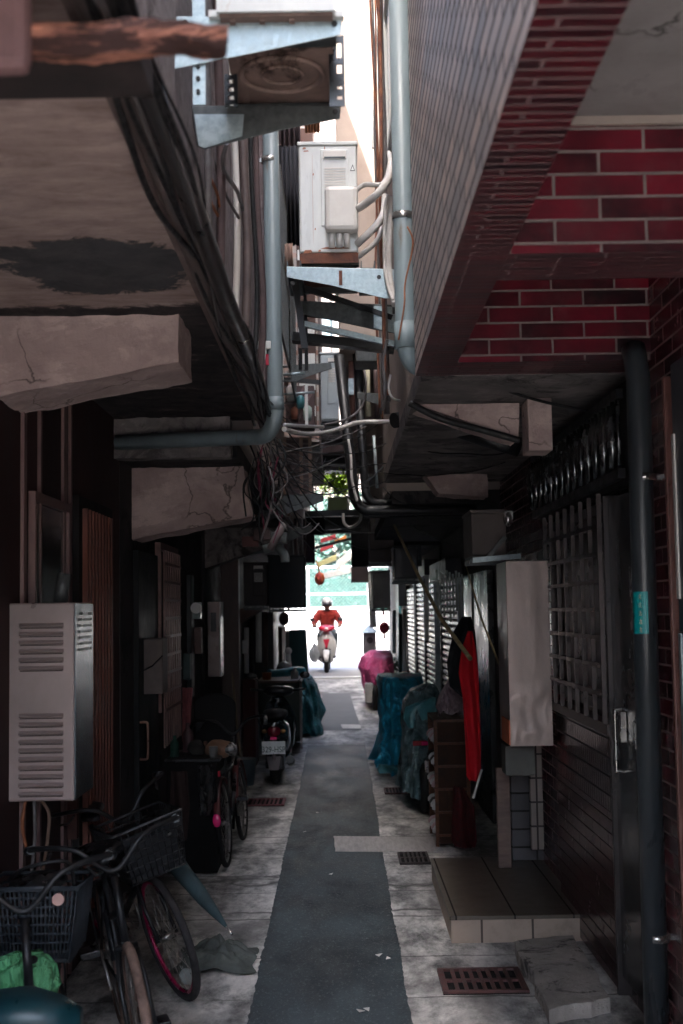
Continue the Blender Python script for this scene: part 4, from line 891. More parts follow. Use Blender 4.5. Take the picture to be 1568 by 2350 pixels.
# ------------------------------------------------------------------ helpers for street level things
def YX(px, X): return X*F/(px-779.0)
def cabinet(name, label, cat, rect, d, dep, m, bevel=.006, group=None):
    x0,x1,y0,y1,z0,z1 = RB(*rect, d, dep); t = thing(name, label, cat, ((x0+x1)/2,(y0+y1)/2,z0), group)
    q = MB(); q.box(x0,x1,y0,y1,z0,z1); q.build('casing', m, t, bevel=bevel); return t, (x0,x1,y0,y1,z0,z1)
def folds(rows, d, m, name, label, cat, amp=.018, fq=9, thick=.006, dep=.0, group=None):
    "hanging cloth: rows = [(y, left, right)] in picture units at distance d"
    q = MB(); n = 26; vs = []; K = 7; rws = []
    for (a, b) in zip(rows, rows[1:]):
        for j in range(K): t = j/K; rws.append(tuple(a[i]*(1-t)+b[i]*t for i in range(3)))
    rws.append(rows[-1])
    for j, (y, l, r) in enumerate(rws):
        A = W(l, y, d); B = W(r, y, d)
        for k in range(n+1):
            t = k/n; p = A.lerp(B, t); ph = noise.noise(Vector((p.z*2.1, 3, d)))*2.5
            p.y += amp*math.sin(t*fq+ph)+amp*.8*noise.noise(Vector((p.x*9, p.z*4, d)))-dep*math.sin(math.pi*t)
            vs.append(p)
    q.add(vs, [(j*(n+1)+k, j*(n+1)+k+1, (j+1)*(n+1)+k+1, (j+1)*(n+1)+k) for j in range(len(rws)-1) for k in range(n)], True)
    o = solo(q, name, m, label, cat, group); s_ = o.modifiers.new('thick','SOLIDIFY'); s_.thickness = thick; return o
def drape(prof, m, name, label, cat, fold=.03, group=None, ex=2.6, seed=0):
    "cover draped on something: prof = [(z, cx, cy, half x, half y)] from the hem upward"
    n = 72; rr = []; P = []
    for a, b in zip(prof, prof[1:]):
        for j in range(6): t = j/6; P.append(tuple(a[i]*(1-t)+b[i]*t for i in range(5)))
    P.append(prof[-1]); z0, z1 = prof[0][0], prof[-1][0]
    for (z, cx, cy, hx, hy) in P:
        k_ = 1-(z-z0)/(z1-z0); ring = []
        for k in range(n):
            a = 2*math.pi*k/n; ca, sa = math.cos(a), math.sin(a)
            x = hx*math.copysign(abs(ca)**(2/ex), ca); y = hy*math.copysign(abs(sa)**(2/ex), sa)
            rdg = 1-abs(noise.noise(Vector((a*1.7+z*1.5, z*3.5-a, seed+3))))*4
            f = 1+fold/max(hx,.05)*(.25+k_)*(max(rdg,-.6)*.55+math.sin(a*9+noise.noise(Vector((a*2,z*2.5,seed)))*3.5)*.6+noise.noise(Vector((math.cos(a)*3,math.sin(a)*3,z*4+seed)))*1.3)
            dz = .06*noise.noise(Vector((ca*2.5, sa*2.5, seed+z)))*(.3+k_)
            ring.append(Vector((cx+x*f, cy+y*f, z+dz)))
        rr.append(ring)
    q = MB(); q.rings(rr, cap=False); c = sum(rr[-1], Vector())/n+Vector((0,0,.01)); b = len(q.v)-n; q.v.append(c)
    for k in range(n): q.f.append([b+k, b+(k+1)%n, len(q.v)-1]); q.smooth.append(True)
    return solo(q, name, m, label, cat, group)

# ------------------------------------------------------------------ right wall: window, door, tiles
def part(h, nm, m, *bars, bevel=0, parent=None):
    q = MB()
    for b in bars: q.box(*b)
    return q.build(nm, m, parent or h, bevel=bevel)
XW = 1.20
ya, yb = YX(1397, XW), YX(1268, XW)
wn = part(R2, 'window', mat('window frame steel', (.10,.085,.085), (.05,.045,.045), 8, .4, .3), (XW,XW+.045,ya,yb,1.22,1.27),(XW,XW+.045,ya,yb,2.12,2.17),(XW,XW+.045,ya,ya+.05,1.27,2.12),(XW,XW+.045,yb-.05,yb,1.27,2.12))
part(R2, 'pane', mat('grey frosted pane', (.15,.125,.122), (.075,.062,.062), 6, .35, 0, .2), (XW+.02,XW+.041,ya+.05,yb-.05,1.27,2.12), parent=wn)
q = MB(); n = 7
for i in range(n+1):
    y = ya+(yb-ya)*i/n; q.box(XW-.045,XW-.025,y-.009,y+.009,1.18,2.2)
for z in [1.30+.125*k for k in range(7)]:
    for i in range(n):
        y = ya+(yb-ya)*(i+.5)/n; q.box(XW-.0445,XW-.012,y-(yb-ya)/n/2,y+(yb-ya)/n/2,z,z+.018)
q.build('window_bars', mat('grimy aluminium bars', (.09,.075,.075), (.035,.03,.03), 7, .35, .5), wn)
q = MB(); q.box(XW-.03,XW+.045,ya-.02,yb+.02,1.13,1.178); q.build('sill', mat('stained sill', (.22,.18,.17), (.12,.10,.095), 7, .5), wn)
# glossy long tiles under the window and the narrow tile dado
DAD = tiles('glossy brown dado tile', 'yz', .05, .085, (.10,.055,.055), (.17,.10,.095), (.012,.010,.010), .0055, .16, .7, off=0, dirt=.1)
DAD2 = tiles('maroon dado tile', 'yz', .35, .062, (.055,.018,.022), (.10,.03,.035), (.020,.012,.012), .004, .22, .7, dirt=.15)
part(R2, 'dado_tiles', DAD, (XW,XW+.045,ya,yb,.78,1.128))
part(R2, 'dado_tiles', DAD2, (XW,XW+.045,ya,yb,.02,.777))
# ornamental steel band over window and door
yc = YX(1456, XW)
tr = part(R2, 'transom_grille', DARK, (XW-.05,XW-.02,yc,yb+.35,2.22,2.26),(XW-.05,XW-.02,yc,yb+.35,2.55,2.59))
q = MB(); y = yc+.04; k = 0
while y < yb+.32:
    q.cyl((XW-.035,y,2.26),(XW-.035,y,2.55),.008,n=8)
    q.tube([(XW-.045,y+.055,2.55),(XW-.05,y+.055,2.36),(XW-.05,y+.055,2.27)],[.008,.022,.004],8)
    q.tube([(XW-.045,y+.11,2.27),(XW-.05,y+.11,2.45),(XW-.05,y+.11,2.54)],[.008,.024,.004],8)
    y += .17
q.build('spears', mat('polished steel spears', (.30,.31,.31), (.10,.11,.11), 12, .22, .9, .1), tr)
part(R2, 'transom_back', mat('black transom board', (.015,.014,.014), None, 5, .6), (XW-.005,XW+.045,yc,yb+.35,2.2,2.62))
# door
dy0, dy1 = 5.0, ya-.03
dr = part(R2, 'door', mat('dark glazed steel door', (.05,.055,.06), (.022,.026,.03), 2.2, .2, .3, .1, dirt=(.09,.095,.10), dpos=.60), (XW+.0,XW+.045,dy0,dy1,.1,2.17), bevel=.004)
part(R2, 'door_frame', mat('door frame steel', (.07,.06,.06), (.03,.028,.03), 5, .35, .4), (XW-.02,XW+.045,dy1+.002,dy1+.028,.02,2.19), bevel=.003, parent=None)
q = MB(); yh = YX(1386, XW-.06); zt, zb = W(1384,1628,yh).z, W(1384,1772,yh).z
q.tube(smooth_path([(XW-.0,yh,zt),(XW-.025,yh,zt-.005),(XW-.03,yh,zt-.02),(XW-.03,yh,zb+.02),(XW-.025,yh,zb+.005),(XW,yh,zb)],5),.007,10); q.build('handle', CHROME, dr)
for px, y_, hh in ((1412,1668,.13),(1444,1690,.10),(1462,1715,.12)):
    yy = YX(px, XW-.03); z = W(px,y_,yy).z; q = MB(); q.box(XW-.03,XW-.001,yy-.012,yy+.012,z-hh/2,z+hh/2); q.build('latch', CHROME, dr, bevel=.004)
q = MB(); z = W(1440,1440,5.3).z; q.box(XW-.006,XW-.001,5.16,5.20,z-.02,z+.25); q.build('door_edge', CHROME, dr)
part(R1, 'corner_trim', mat('brown tile corner', (.26,.11,.09), (.15,.065,.055), 16, .35, 0, .5, stretch=(1,1,.3)), (1.205,1.238,4.60,4.63,0,2.54), bevel=.006)
fr = part(R1, 'side_door', mat('slate door', (.06,.07,.085), (.03,.035,.045), 3, .4), (1.19,1.238,3.6,4.44,.0,2.55), bevel=.004)
part(R1, 'door_edge_strip', CREAMP, (1.183,1.189,4.405,4.435,1.72,2.3), parent=fr)
part(R1, 'door_edge_strip', GALV, (1.183,1.189,4.405,4.435,.35,1.6), parent=fr)

# ------------------------------------------------------------------ right side things near the camera
cb, (x0,x1,y0,y1,z0,z1) = cabinet('metal_cabinet', 'tall scratched stainless steel cover hanging beside the barred window', 'cabinet', (1166,1288,1264,1708), 7.02, .42, mat('scuffed stainless steel', (.29,.235,.22), (.19,.155,.145), 2.2, .38, .7, .25, stretch=(1,1,.5), dist=.006))
q = MB(); nx, nz = 26, 70; vs = []
for j in range(nz+1):
    for i in range(nx+1):
        u, v = i/nx, j/nz; e = min(1, u*9, (1-u)*9, v*30, (1-v)*30); lo = max(0, 1-v/.34)
        dy = .0055*lo**.5*(noise.noise(Vector((u*2.2, v*9, 1)))+.5*noise.noise(Vector((u*5+v*8, v*16-u*3, 4))))+.0007*noise.noise(Vector((u*3, v*1.5, 8)))
        vs.append((x0+.002+u*(x1-x0-.004), y0-.008+dy*e, z0+.003+v*(z1-z0-.006)))
q.add(vs, [(j*(nx+1)+i, j*(nx+1)+i+1, (j+1)*(nx+1)+i+1, (j+1)*(nx+1)+i) for j in range(nz) for i in range(nx)], True)
q.build('dented_front', mat('scuffed stainless steel', None), cb)
q = MB(); q.box(x0,x1,y0-.0085,y0-.0001,z0,z0+.004); q.build('front_hem', mat('scuffed stainless steel', None), cb)
q = MB(); q.box(x0-.006,x0+.002,y0-.004,y0+.3,z0+.005,z0+.14); q.build('orange_edge', mat('orange primer edge', (.6,.16,.07), None, 5, .6), cb)
mb_, bx_ = cabinet('meter_box', 'plain grey meter box under the stainless steel cover', 'box', (1162,1712,1226,1780), 7.25, .2, mat('grey green meter paint', (.14,.14,.13), (.09,.09,.085), 4, .6))
q = MB(); q.box(bx_[0]-.004,bx_[1]+.004,bx_[2]-.006,bx_[2]-.0005,bx_[4]+.01,bx_[5]-.01); q.build('lid', mat('grey green meter paint', None), mb_, bevel=.003)
for i, (xa, xb, y_t, y_b, dd, lab, mm) in enumerate(((1142,1172,1765,1972,7.75,'narrow beige wooden post standing on the step beside the dark tiles', mat('beige wood', (.24,.17,.145), (.13,.09,.08), 4, .7, stretch=(1,1,5))),(1218,1246,1700,1948,7.55,'beige tiled strip against the wall behind the step', tiles('beige strip tile','xz',.2,.14,(.20,.17,.15),(.26,.21,.19),(.05,.04,.04),.006,.5,off=0)))):
    x0,x1,y0,y1,z0,z1 = RB(xa,y_t,xb,y_b,dd,.05); q = MB(); q.box(x0,x1,y0,y1,max(z0,.14) if i else .136,z1); solo(q, 'post', mm, lab, 'post', bevel=.004)
x0 = W(1175,1800,7.9).x; q = MB(); q.box(x0,1.24,7.95,8.1,.14,1.0); q.build('tiled_return', tiles('charcoal return tile','xz',.4,.11,(.045,.043,.05),(.08,.075,.085),(.01,.01,.01),.006,.35,off=0), R2)
# step
st = thing('doorstep', 'raised tiled doorstep with pale rectangular tiles on its front edge', 'step', (.9,7.2,0))
a = G(1037,2165); zt = .135; bk = 8.1; xl = a.x
q = MB(); q.prism([(xl,a.y,0),(1.24,a.y+.0,0),(1.24,bk,0),(xl+.01,bk,0)], (0,0,zt-.02)); q.build('riser', tiles('pale riser tile','xz',.26,.3,(.34,.265,.215),(.40,.31,.25),(.10,.08,.07),.006,.55,off=0,loc=(-.06,.1),dirt=.5), st)
q = MB(); q.prism([(xl-.008,a.y-.008,zt-.0195),(1.24,a.y-.008,zt-.0195),(1.24,bk,zt-.0195),(xl+.002,bk,zt-.0195)], (0,0,.0195)); q.build('tread', tiles('dusty brown tread tile','xy',.30,3,(.095,.078,.06),(.13,.105,.08),(.02,.018,.016),.005,.33,off=0,loc=(.03,2)), st, bevel=.004)
# broken slab, grates, covers
def groundpoly(name, label, cat, pts, h, m, lift=.0, jit=.01, kind=None, bevel=.004):
    P = []; G_ = [G(*p) for p in pts]
    for i, p in enumerate(G_):
        n_ = G_[(i+1) % len(G_)]
        for k in range(6): v_ = p.lerp(n_, k/6); v_ += Vector((noise.noise(v_*9), noise.noise(v_*11+Vector((3,3,3))), 0))*jit; v_.z = zg(v_.y)+lift; P.append(v_)
    q = MB(); q.prism(P, (0,0,h)); o = solo(q, name, m, label, cat, bevel=bevel)
    return o
groundpoly('stone_slab', 'rough broken concrete slab on the ground by the glazed door', 'slab', [(1185,2190),(1318,2176),(1408,2326),(1262,2352)], .065, mat('broken rough concrete', (.52,.47,.42), (.34,.31,.28), 5, .9, 0, 1, dirt=(.10,.09,.085), dpos=.60, dscale=5, dist=.02), jit=.035)
groundpoly('access_cover', 'pale rectangular access cover crossing the asphalt strip', 'cover', [(766,1922),(998,1924),(1020,1958),(770,1956)], .012, mat('pale cast cover', (.42,.40,.38), (.28,.27,.26), 6, .75, 0, .5, stretch=(6,1,1)))
groundpoly('access_cover', 'small white cover strip beyond the end of the dark asphalt', 'cover', [(782,1664),(826,1665),(830,1673),(786,1673)], .012, mat('pale cover strip', (.65,.63,.6), (.45,.44,.42), 6, .75))
def grate(label, px0, px1, py0, py1, cols, rows, m, pm=None):
    a = G(px0, py1); b = G(px1, py1); c = G((px0+px1)/2, py0); x0, x1, y0, y1 = a.x, b.x, a.y, c.y; z = zg(a.y)
    t = thing('drain_grate', label, 'grate', ((x0+x1)/2,(y0+y1)/2,z), 'drain grates')
    q = MB(); q.box(x0,x1,y0,y1,z+.002,z+.006); q.build('pit_shade', mat('black pit', (.004,.004,.004), None, 5, .9), t)  # black plate paints the darkness of the drain below the bars
    q = MB(); f = .07*(x1-x0)
    q.box(x0,x1,y0,y0+f,z+.006,z+.018); q.box(x0,x1,y1-f,y1,z+.006,z+.018); q.box(x0,x0+f,y0+f,y1-f,z+.006,z+.018); q.box(x1-f,x1,y0+f,y1-f,z+.006,z+.018)
    q.build('frame', m, t, bevel=.002)
    q = MB(); w = (x1-x0-2*f)/cols
    for i in range(1, cols): x = x0+f+i*w; q.box(x-w*.2,x+w*.2,y0+f,y1-f,z+.006,z+.017)
    l = (y1-y0-2*f)/rows
    for j in range(1, rows): y = y0+f+j*l; q.box(x0+f,x1-f,y-.014,y+.014,z+.0062,z+.0163)
    q.build('bars', m, t)
    return t
RG = mat('rusty maroon cast iron', (.13,.055,.05), (.055,.026,.026), 18, .6, .2, .5)
grate('rusty maroon drain grate nearest the camera beside the broken slab', 1018, 1218, 2228, 2285, 8, 2, RG)
grate('dark drain grate at the near corner of the doorstep', 918, 990, 1960, 1986, 6, 2, mat('dark cast iron', (.05,.035,.035), (.025,.02,.02), 18, .6, .3))
grate('small drain grate in the pale paving near the plastic-wrapped scooter', 884, 936, 1811, 1824, 6, 1, RG)
grate('reddish drain grate beside the parked dark scooter on the left', 560, 652, 1836, 1852, 8, 1, mat('reddish cast iron', (.22,.07,.08), (.12,.04,.045), 18, .6, .2))

# ------------------------------------------------------------------ shoe rack, clothes, covered scooters
rk = thing('shoe_rack', 'narrow brown wooden shoe rack full of shoes below the red cloth', 'rack', (.86,9.4,0))
xa, xb, ya_, yb_ = W(1004,1900,9.15).x, W(1078,1900,9.15).x, 9.15, 9.75
zt_ = W(1040,1650,9.15).z
for (x, y) in ((xa,ya_),(xb,ya_),(xa,yb_),(xb,yb_)):
    q = MB(); q.box(x-.012,x+.012,y-.012,y+.012,0,zt_); q.build('post', WOOD, rk)
zs_ = [.08+(zt_-.10)*k/5 for k in range(6)]
for z in zs_:
    q = MB(); q.box(xa-.014,xb+.014,ya_-.014,yb_+.014,z,z+.018); q.build('shelf', mat('orange brown shelf', (.10,.038,.018), (.05,.02,.01), 5, .5, stretch=(8,1,1)), rk, bevel=.003)
q = MB(); q.box(xa+.012,xb-.012,yb_+.0145,yb_+.02,.05,zt_); q.build('back_panel', WOOD, rk)
q = MB(); q.box(xa+.013,xb-.013,ya_-.006,ya_+.002,.03,zt_-.002); q.build('front_panel', mat('stained brown board', (.045,.018,.010), (.018,.008,.005), 6, .8, 0, .3, dirt=(.07,.035,.012), dpos=.66), rk)
for z in zs_: q = MB(); q.box(xa+.013,xb-.013,ya_-.0145,ya_-.0065,z+.001,z+.017); q.build('shelf_edge', mat('orange brown shelf', None), rk)
SH = [mat('white shoe', (.5,.5,.5), None, 8, .5), mat('pale pink shoe', (.5,.33,.36), None, 8, .5), mat('black shoe', (.02,.02,.02), None, 8, .4)]
for i, z in enumerate(zs_[:-1]):
    for k in range(4):
        y = 9.19+k*.14; mm = SH[[0,2,1,0][(i+k*2) % 4]] if k else SH[0 if i != 2 else 1]
        q = MB(); x_ = xa-.032
        q.loft([(x_,z+.035,.008,.012),(x_+.02,z+.045,.034,.026),(x_+.09,z+.055,.038,.036),(x_+.17,z+.065,.033,.044),(x_+.235,z+.062,.028,.04)], 14)
        for p in q.v: p.y += y
        sn = solo(q, 'shoe', mm, ['pale shoe with its toe poking out of the brown rack','black shoe in the brown rack','pink shoe in the brown rack'][0 if mm is SH[0] else 1 if mm is SH[2] else 2], 'shoe', ['pale shoes','black shoes','pink shoes'][0 if mm is SH[0] else 1 if mm is SH[2] else 2])
zr = zt_+.02
c = W(1040,1612,9.4); drape([(zr,c.x,9.42,.11,.10),(zr+.10,c.x,9.42,.10,.09),(zr+.18,c.x,9.42,.06,.06),(zr+.24,c.x-.01,9.42,.02,.02)], mat('crumpled pinkish plastic bag', (.42,.33,.36), (.24,.17,.20), 7, .4, 0, .6, wrinkle=9), 'plastic_bag', 'crumpled pinkish plastic bag on top of the shoe rack', 'bag', fold=.02)
folds([(1448,1074,1084),(1490,1060,1092),(1545,1053,1098),(1600,1062,1100),(1700,1068,1104),(1780,1070,1106),(1792,1078,1102)], 8.75, RED, 'hanging_garment', 'long bright red garment hanging beside the shoe rack', 'garment', amp=.02)
folds([(1415,1060,1082),(1450,1040,1092),(1520,1026,1096),(1575,1032,1100),(1600,1060,1100)], 8.9, mat('black jacket cloth', (.012,.013,.016), None, 9, .8), 'hanging_garment', 'black jacket hanging behind the red garment', 'garment', amp=.03)
folds([(1805,1040,1062),(1850,1040,1088),(1930,1036,1094),(1945,1044,1090)], 8.95, mat('dark red patterned cloth', (.07,.008,.010), (.02,.006,.006), 22, .85), 'hanging_garment', 'dark red patterned trousers hanging low in front of the shoe rack', 'garment', amp=.03)
q = MB(); q.tube([W(1106,1766,8.4), W(1086,1832,8.35)], .008, 8); solo(q, 'stick', CREAMP, 'pale stick leaning under the red garment', 'stick')
BAM = mat('old bamboo', (.30,.24,.13), (.16,.12,.07), 12, .5, 0, .3, stretch=(1,1,3))
q = MB(); q.tube([W(905,1205,9.6), W(960,1320,9.2), W(1015,1424,8.8), W(1080,1512,8.4)], [.009,.012,.014,.015], 10); solo(q, 'bamboo_pole', BAM, 'long bamboo pole slanting down towards the red garment', 'pole')
q = MB(); q.tube([W(1068,1292,8.2), W(1105,1420,7.8), W(1160,1560,7.5)], [.004,.007,.006], 8); solo(q, 'bamboo_pole', BAM, 'thin twig-like pole slanting down left of the stainless steel cover', 'pole')
# scooter wrapped in grey translucent plastic
GP = mat('grey green plastic sheet', (.16,.25,.27), (.07,.12,.13), 4, .3, 0, .5, wrinkle=4)
def wy(px, d): return W(px,1500,d).x
s1 = drape([(.13,.69,11.25,.17,.55),(.45,.69,11.25,.15,.55),(.75,.70,11.2,.15,.5),(.90,.70,11.15,.155,.34),(1.0,.72,11.0,.12,.22),(1.05,.76,10.95,.05,.1)], GP, 'covered_scooter', 'parked scooter wrapped in grey green plastic with a red tail light', 'scooter', fold=.03, seed=2)
q = MB(); q.loft([(0,0,.09,.02),(.03,0,.10,.025),(.06,0,.09,.02)], 14)
def addp(parent, q, nm, m, **k):
    o = q.build(nm, m, None, org=tuple(parent.location), **k); o.parent = parent; o.location = (0,0,0); return o
q = MB(); q.box(*RB(948,1700,996,1712,10.66,.05)); addp(s1, q, 'tail_light', mat('dark red lens', (.25,.01,.02), None, 4, .2, 0, 0), bevel=.008)
q = MB(); q.box(*RB(968,1702,984,1710,10.65,.02)); addp(s1, q, 'reflector', mat('pink reflector', (.8,.03,.20), None, 4, .2, 0, 0), bevel=.003)
q = MB(); q.torus((.69,10.75,.2),(1,0,0),.17,.045,30,10); addp(s1, q, 'wheel', BLACK)
q = MB(); q.box(*RB(976,1745,992,1790,10.6,.06)); addp(s1, q, 'exhaust_shield', mat('dull silver', (.45,.42,.42), None, 6, .3, .6), bevel=.01)
q = MB(); q.loft([(0,0,.0,.0)]) if False else None
folds([(1600,985,1000),(1622,930,1000),(1650,926,1000),(1672,938,990)], 10.72, TEALL, 'plastic_sheet', 'faded teal plastic sheet draped over the top of the grey wrapped scooter', 'sheet', amp=.03, fq=5)
# blue tarp scooter
c = 13.9; xm = wy(922,13.6)
s2 = drape([(.03,xm-.01,c,.27,.75),(.10,xm-.02,c,.24,.73),(.35,xm-.01,c,.20,.7),(.55,xm,c,.22,.66),(.78,xm,c-.05,.245,.60),(.93,xm-.01,c-.1,.24,.52),(.985,xm-.01,c-.1,.22,.46)], TEAL, 'covered_scooter', 'parked scooter under a blue tarpaulin with deep folds', 'scooter', fold=.05, ex=3.2, seed=5)
q = MB(); q.torus((xm,13.35,.17),(1,0,0),.15,.04,30,10); addp(s2, q, 'wheel', BLACK)
folds([(1755,870,905),(1768,866,935),(1776,872,960)], 13.0, TEALL, 'plastic_sheet', 'pale teal scrap of plastic on the ground by the blue tarpaulin', 'sheet', amp=.05, fq=6)
# pink covered scooter
c = 20.6; xm = wy(868,20); zb = zg(20)
s3 = drape([(zb+.18,xm+.05,c,.20,.7),(zb+.4,xm+.02,c,.24,.7),(zb+.62,xm-.02,c,.27,.66),(zb+.80,xm,c,.25,.5),(zb+.90,xm+.04,c,.16,.3)], PINK, 'covered_scooter', 'parked scooter under a bright pink rain cover', 'scooter', fold=.045, seed=9)
q = MB(); q.torus((xm-.06,19.95,zb+.2),(1,0,0),.17,.05,24,8); addp(s3, q, 'wheel', BLACK)
q = MB(); q.box(*RB(874,1545,903,1580,19.75,.3)); addp(s3, q, 'rear_box', BLACKP, bevel=.03)
q = MB(); q.box(*RB(838,1568,858,1612,19.8,.2)); addp(s3, q, 'leg_shield', CREAMP, bevel=.02)
# little grey letter box tower and pots by the opening
tw = thing('letter_box', 'little grey box with a dark round opening and a pointed lid on a pale stand', 'letter box', W(850,1500,21.5))
x0,x1,y0,y1,z0,z1 = RB(834,1452,864,1500,21.5,.3)
q = MB(); q.box(x0,x1,y0,y1,z0,z1); q.build('body', mat('grey box paint', (.22,.23,.25), None, 5, .5), tw, bevel=.01)
q = MB(); m_ = ((x0+x1)/2,(y0+y1)/2,z1+.14); e = .05
q.add([(x0-e,y0-e,z1),(x1+e,y0-e,z1),(x1+e,y1+e,z1),(x0-e,y1+e,z1),m_],[(0,1,4),(1,2,4),(2,3,4),(3,0,4),(0,3,2,1)]); q.build('lid', GALV, tw)
q = MB(); q.cyl(((x0+x1)/2,y0-.01,(z0+z1)/2+.05),((x0+x1)/2,y0+.01,(z0+z1)/2+.05),.055,n=20); q.build('opening', BLACKP, tw)
q = MB(); q.box(x0+.02,x1+.02,y0+.02,y1,zg(21.5),z0-.001); q.build('stand', CREAM, tw, bevel=.01)
cb2, _ = cabinet('carton', 'plain tan carton behind the pink covered scooter', 'box', (846,1502,882,1530), 20.9, .3, mat('tan carton', (.5,.38,.28), None, 4, .8))
for i, (px, y_t, y_b, dd, r, mm, lab) in enumerate(((929,1398,1540,17.5,.03,WHITE,'bright white upright pipe on the right before the opening'),(934,1555,1602,16,.045,CREAMP,'short thick white pipe stub behind the blue tarpaulin'),(905,1400,1500,19,.03,GALV,'grey upright pipe on the right near the red lantern'),(919,1408,1560,18.2,.028,TEALD,'dark teal upright pipe on the right near the opening'),(980,1320,1470,12.5,.02,WHITE,'pale upright pipe behind the bamboo pole'))):
    q = MB(); q.cyl(W(px,y_t,dd), W(px,y_b,dd), r); solo(q, 'upright_pipe', mm, lab, 'pipe')
# roller shutters and doors of the right hand houses
SLT = mat('pale roller shutter', (.50,.52,.50), (.32,.34,.33), 5, .3, .5, .1)
def shutter(h, y0, y1, z0, z1, X=1.19):
    q = MB(); z = z0
    while z < z1: q.prism([(X,y0,z),(X-.016,y0,z+.02),(X-.016,y0,z+.04),(X,y0,z+.055)], (0,y1-y0,0)); z += .07
    s_ = q.build('roller_shutter', SLT, h)
    q = MB(); q.box(X-.03,X+.03,y0-.06,y0-.002,0,z1+.05); q.build('shutter_rail', GALV, h)
    q = MB(); q.box(X-.03,X+.03,y1+.002,y1+.06,0,z1+.05); q.build('shutter_rail', DARK, h)
    q = MB(); q.box(X-.14,X+.03,y0-.06,y1+.06,z1+.05,z1+.25); q.build('shutter_box', DARK, h, bevel=.01)
shutter(R4, 15.3, 17.0, .08, 2.05, 1.17); shutter(R4, 17.2, 18.9, .2, 2.05, 1.17); shutter(R3, 12.5, 14.6, .05, 1.95, 1.19); shutter(R4, 19.4, 21.6, .3, 2.05, 1.17)
part(R3, 'door', mat('dark metal door', (.04,.04,.042), (.02,.02,.022), 3, .3, .5), (1.17,1.219,10.0,11.0,.02,2.0), bevel=.004)
part(R3, 'door', mat('dull green door', (.05,.07,.065), (.03,.04,.04), 3, .3, .3), (1.17,1.219,11.2,12.1,.02,2.0), bevel=.004)
STP = mat('pale plastic strip', (.35,.42,.37), (.2,.24,.21), 5, .3)
for i in range(9):
    x = 1002+i*7.2; dd = 11.4-i*.12; x0,x1,y0,y1,z0,z1 = RB(x,1308+((i*37)%11),x+5,1440-((i*53)%40),dd,.004); q = MB(); q.box(x0,x1,y0,y1,z0,z1)
    solo(q, 'plastic_strip', STP, 'pale plastic strip of the door curtain above the shoe rack', 'curtain strip', 'pale strips of the door curtain')
part(R5, 'door', TEALD, (1.10,1.149,23.5,24.6,.3,2.4), bevel=.01)
# ------------------------------------------------------------------ left side things
hb, (x0,x1,y0,y1,z0,z1) = cabinet('water_heater_cabinet', 'beige louvred metal cabinet on the left wall above the bicycles', 'cabinet', (18,1386,170,1834), 5.0, .36, mat('beige stove enamel', (.38,.30,.285), (.26,.21,.20), 1.6, .4, .25, .06, dirt=(.25,.14,.11), dpos=.70), bevel=.008)
LV = mat('beige stove enamel', None)
for zc, n in ((z1-.085, 6), (z0+.335, 10)):
    for k in range(n):
        z = zc-k*.0335; q = MB(); xa, xb = x0+.045, x1-.042
        q.prism([(xa,y0,z+.006),(xa,y0-.011,z-.006),(xa,y0-.003,z-.012),(xa,y0,z-.012)], (xb-xa,0,0)); q.build('louvre', LV, hb, bevel=.003)
        q = MB(); q.box(xa+.004,xb-.004,y0-.0012,y0+.0,z-.0165,z-.0125); q.build('louvre_underline', mat('louvre underline brown', (.06,.045,.04), None, 4, .8, 0, 0), hb)  # thin dark underline strip below each rib, laid on the flat front
q = MB(); q.box(x1+.0005,x1+.004,y0+.004,y1,z0+.004,z1-.004); q.build('side_panel', mat('mirror dark side panel', (.16,.20,.22), (.05,.065,.075), 3.5, .16, .85, .5, stretch=(1,1,.7), dist=.02), hb)
for k in range(7): q = MB(); q.box(x1+.004,x1+.007,y0+.08,y1-.04,z1-.05-k*.024,z1-.04-k*.024); q.build('side_slot', BLACKP, hb)
q = MB(); q.cyl(((x0+x1)/2+.04,y0+.15,z1),((x0+x1)/2+.06,y0+.15,z1+.12),.03); q.build('flue', GALVD, hb)
hp = [((x0+.05,y0+.1,z0),(x0+.035,y0+.1,z0-.10),(x0+.05,y0+.1,z0-.19)), ((x0+.10,y0+.1,z0),(x0+.14,y0+.1,z0-.06),(x0+.135,y0+.1,z0-.17),(x0+.11,y0+.12,z0-.3)), ((x0+.08,y0+.1,z0),(x0+.085,y0+.1,z0-.15),(x0+.07,y0+.1,z0-.32))]
for i, p in enumerate(hp): q = MB(); q.tube(smooth_path(p,6), .007, 8); q.build('hose', [WIREC, mat('tan hose', (.22,.14,.10), None, 5, .6), WIREG][i], hb)
# near left wall: door boards, window, lattice gate
for px, w_ in ((60,.02),(98,.012),(152,.03),(168,.012)):
    y = YX(px, -1.28); q = MB(); q.box(-1.305,-1.285,y,y+w_*2.4,.02,2.83); q.build('trim_strip', mat('greasy brown trim', (.22,.13,.115), (.10,.055,.055), 3, .45, stretch=(1,1,.3)), L1)
y0_, y1_ = YX(78,-1.28), YX(160,-1.28)
wl = part(L1, 'window', mat('greasy brown trim', None), (-1.30,-1.27,y0_,y0_+.03,1.35,2.22),(-1.30,-1.27,y1_-.03,y1_,1.35,2.22),(-1.30,-1.27,y0_+.03,y1_-.03,2.18,2.22),(-1.30,-1.27,y0_+.03,y1_-.03,1.35,1.39))
part(L1, 'pane', glass_mat('black pane', (.008,.008,.009)), (-1.299,-1.29,y0_+.03,y1_-.03,1.39,2.18), parent=wl)
gt = thing('folding_gate', 'folded rusty red lattice gate on the left wall behind the louvred cabinet', 'gate', (-1.25,6.6,0))
LR = mat('rust red gate paint', (.22,.075,.05), (.09,.032,.025), 7, .6, .2, .4, stretch=(1,1,.3))
